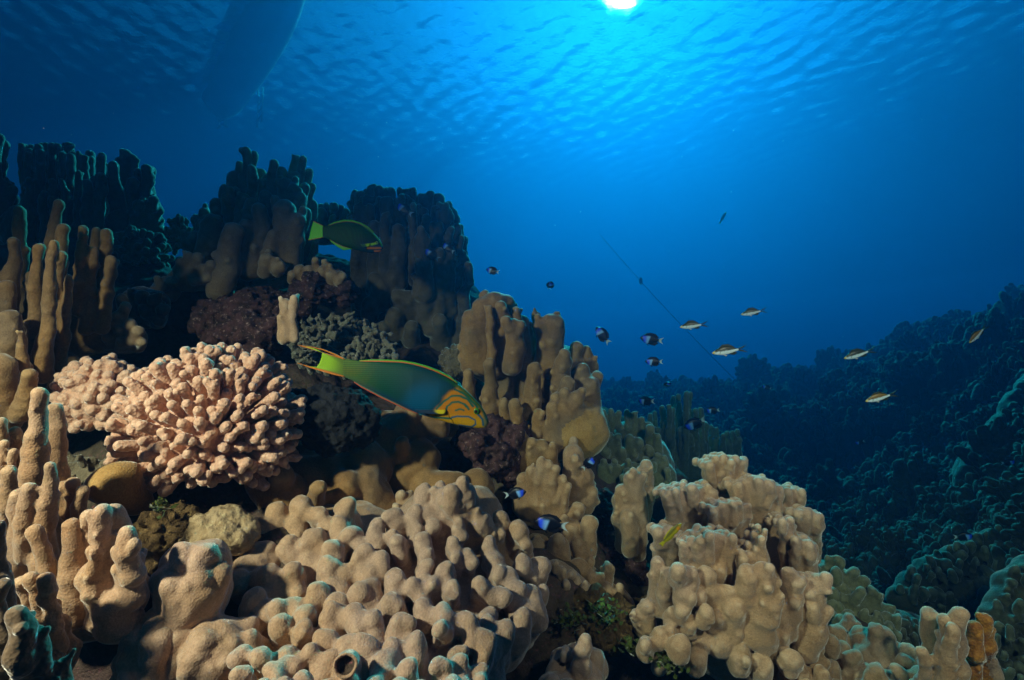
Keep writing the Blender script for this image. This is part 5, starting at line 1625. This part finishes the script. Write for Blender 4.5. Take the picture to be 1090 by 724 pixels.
def boat():
    def at_surface(px, py):
        q = P(px, py, 1.0); return q * (HZ / q[2])
    stern = at_surface(236, 112); bow = at_surface(300, 0)
    bow = stern + (bow - stern) * 1.35
    ax = bow - stern; L = np.linalg.norm(ax); ax /= L
    root = empty('boat', stern)
    root.rotation_euler = (0, 0, math.atan2(ax[1], ax[0]))
    m = plain_mat("boat_hull", (0.16, 0.18, 0.20), 0.5)
    st = []
    ns, nk = 24, 13
    V = []
    for i in range(ns):
        s = i / (ns - 1)
        hb = 0.66 * (1 - max(0, (s - .45) / .55) ** 2.2) * (0.86 + 0.14 * min(1, s / .3)) + 0.01
        keel = -0.5 + 0.55 * max(0, (s - .6) / .4) ** 2
        rise = 0.55 + 0.3 * s * s
        for k in range(nk):
            t = k / (nk - 1) * 2 - 1
            a = abs(t)
            if a < 0.62:
                y = hb * 0.86 * (a / .62); z = keel + (0.0 - keel - 0.06) * (a / .62) ** 1.15
            else:
                y = hb * (0.86 + 0.14 * ((a - .62) / .38) ** .6); z = -0.06 + (rise + 0.06) * (a - .62) / .38
            V.append([s * L, math.copysign(y, t), z])
    q = [[i * nk + k, i * nk + k + 1, (i + 1) * nk + k + 1, (i + 1) * nk + k] for i in range(ns - 1) for k in range(nk - 1)]
    # deck and transom close the hull
    q += [[i * nk, (i + 1) * nk, (i + 1) * nk + nk - 1, i * nk + nk - 1] for i in range(ns - 1)]
    q += [[k, nk - 1 - k, nk - 2 - k, k + 1] for k in range(nk // 2)]
    mesh_np('hull', np.array(V), np.array(q), m, parent=root)
    md = plain_mat("outboard", (0.03, 0.03, 0.035), 0.4)
    import bmesh
    ob = empty('outboard_motor'); ob.parent = root
    sweep('leg', [(-.18, .1, .55), (-.2, .1, -.1), (-.22, .1, -.42)], [.11, .07, .06], md, ob)
    sweep('propeller_hub', [(-.42, .1, -.4), (-.25, .1, -.4), (-.05, .1, -.4)], [.05, .075, .03], md, ob)
    sweep('cowl', [(-.2, .1, .55), (-.2, .1, .7), (-.2, .1, .95), (-.2, .1, 1.0)], [.12, .2, .18, .1], md, ob)
    for k in range(3):
        a = 2.1 * k
        sweep('blade', [(-.40, .1 + .05 * math.cos(a), -.4 + .05 * math.sin(a)), (-.42, .1 + .12 * math.cos(a), -.4 + .12 * math.sin(a)), (-.40, .1 + .2 * math.cos(a), -.4 + .2 * math.sin(a))], [.02, .045, .02], md, ob, 8)
    ld = empty('boarding_ladder'); ld.parent = root
    for dx in (0, .4):
        sweep('rail', [(.9 + dx, .70, .5), (.9 + dx, .76, .0), (.9 + dx, .78, -.8)], .022, md, ld)
    for z in (-.1, -.35, -.6):
        sweep('rung', [(.9, .77, z), (1.1, .77, z), (1.3, .77, z)], .025, md, ld)
    tag(root, 'dark hull of a small boat seen from below at the water surface', 'boat')
boat()
def rope():
    m = plain_mat("rope", (0.05, 0.06, 0.06), 0.9)
    A, B = P(806, 428, 6.4), P(682, 296, 8.0)
    u = (B - A)
    top = A + u * (1.48)
    root = empty('mooring_rope', A)
    n = 40
    pts = [A + (top - A) * t + np.array([0, 0, -0.06 * math.sin(math.pi * t)]) - A for t in np.linspace(0, 1, n)]
    sweep('line', pts, 0.0036, m, root, 8)
    t = np.linalg.norm(B - A) / np.linalg.norm(top - A)
    c = A + (top - A) * t + np.array([0, 0, -0.06 * math.sin(math.pi * t)]) - A
    sweep('float', [c + np.array([0, 0, -.06]), c + np.array([0, 0, -.04]), c, c + np.array([0, 0, .04]), c + np.array([0, 0, .06])], [.008, .022, .028, .022, .008], m, root, 12)
    tag(root, 'thin taut line rising slantwise from the far reef into the blue water', 'rope')
rope()

# ------------------------------------------------------------------ small growths
def tufts():
    g = np.random.default_rng(4)
    for (x, y, d, sp, n, lab) in [(640, 655, 1.14, .05, 130, 'green algae tuft on top of the mossy rock'), (605, 660, 1.12, .035, 70, 'green algae tuft at the end of the mossy rock by the tan knobs'), (712, 706, 1.06, .035, 100, 'bright green algae tuft at the foot of the plated coral'), (170, 540, .93, .02, 40, 'thin green algae wisps under the pink bushy coral'),
                                  (672, 690, 1.1, .03, 60, 'green algae tuft below the mossy rock')]:
        c = P(x, y, d)
        V = []; F_ = []
        for _ in range(n):
            p = c + g.normal(0, 1, 3) * np.array([sp * .45, sp * .3, sp * .28])
            u = g.normal(0, 1, 3); u[2] = abs(u[2]); u /= np.linalg.norm(u)
            s = np.cross(u, g.normal(0, 1, 3)); s /= np.linalg.norm(s)
            w = np.cross(u, s)
            l, b = g.uniform(.008, .015), g.uniform(.003, .005)
            k = len(V)
            V += [p - s * b * .4, p + s * b * .4, p + u * l * .5 + s * b + w * .001, p + u * l + w * .003, p + u * l * .5 - s * b + w * .001]
            V += [v + w * .0008 for v in V[k:k + 5]]
            F_ += [[k, k + 1, k + 2, k + 4], [k + 4, k + 2, k + 3, k + 3], [k + 5, k + 9, k + 7, k + 6], [k + 9, k + 8, k + 7, k + 7]]
        V = np.array(V) - c
        me = bpy.data.meshes.new('algae_tuft')
        me.from_pydata(V.tolist(), [], [list(dict.fromkeys(f)) for f in F_])
        me.materials.append(M_GREEN)
        o = bpy.data.objects.new('algae_tuft', me); COL.objects.link(o); o.location = c
        tag(o, lab, 'algae', 'green algae tufts')
tufts()
def tube():
    d = .685
    root = empty('worm_tube', P(368, 708, d))
    F_ = []; V = []
    K = d / FPX
    prof = [(0.1, -3.0), (6.0, -3.2), (8.2, -1.0), (9.2, 2.0), (10.6, 4.2), (12.2, 4.6), (12.8, 2.4), (12.2, -6), (12.0, -22)]
    n = 28
    for (r, h) in prof:
        for k in range(n):
            a = 2 * math.pi * k / n
            V.append([r * math.cos(a) * K * (1 + .05 * math.sin(3 * a)), -h * K, r * math.sin(a) * K * 0.95])
    for i in range(len(prof) - 1):
        for k in range(n):
            F_.append([i * n + k, i * n + (k + 1) % n, (i + 1) * n + (k + 1) % n, (i + 1) * n + k])
    V = np.array(V); F_ = np.array(F_)
    lip = mesh_np('rim', V, F_[5 * n * 0 + 3 * n:], M_TAN, parent=root)
    ins = mesh_np('mouth', V, F_[:3 * n], M_ROCK, parent=root)
    root.rotation_euler = (R(-14), 0, R(10))
    tag(root, 'round worm tube with a dark mouth sunk into the tan knobbly coral', 'worm tube')
tube()
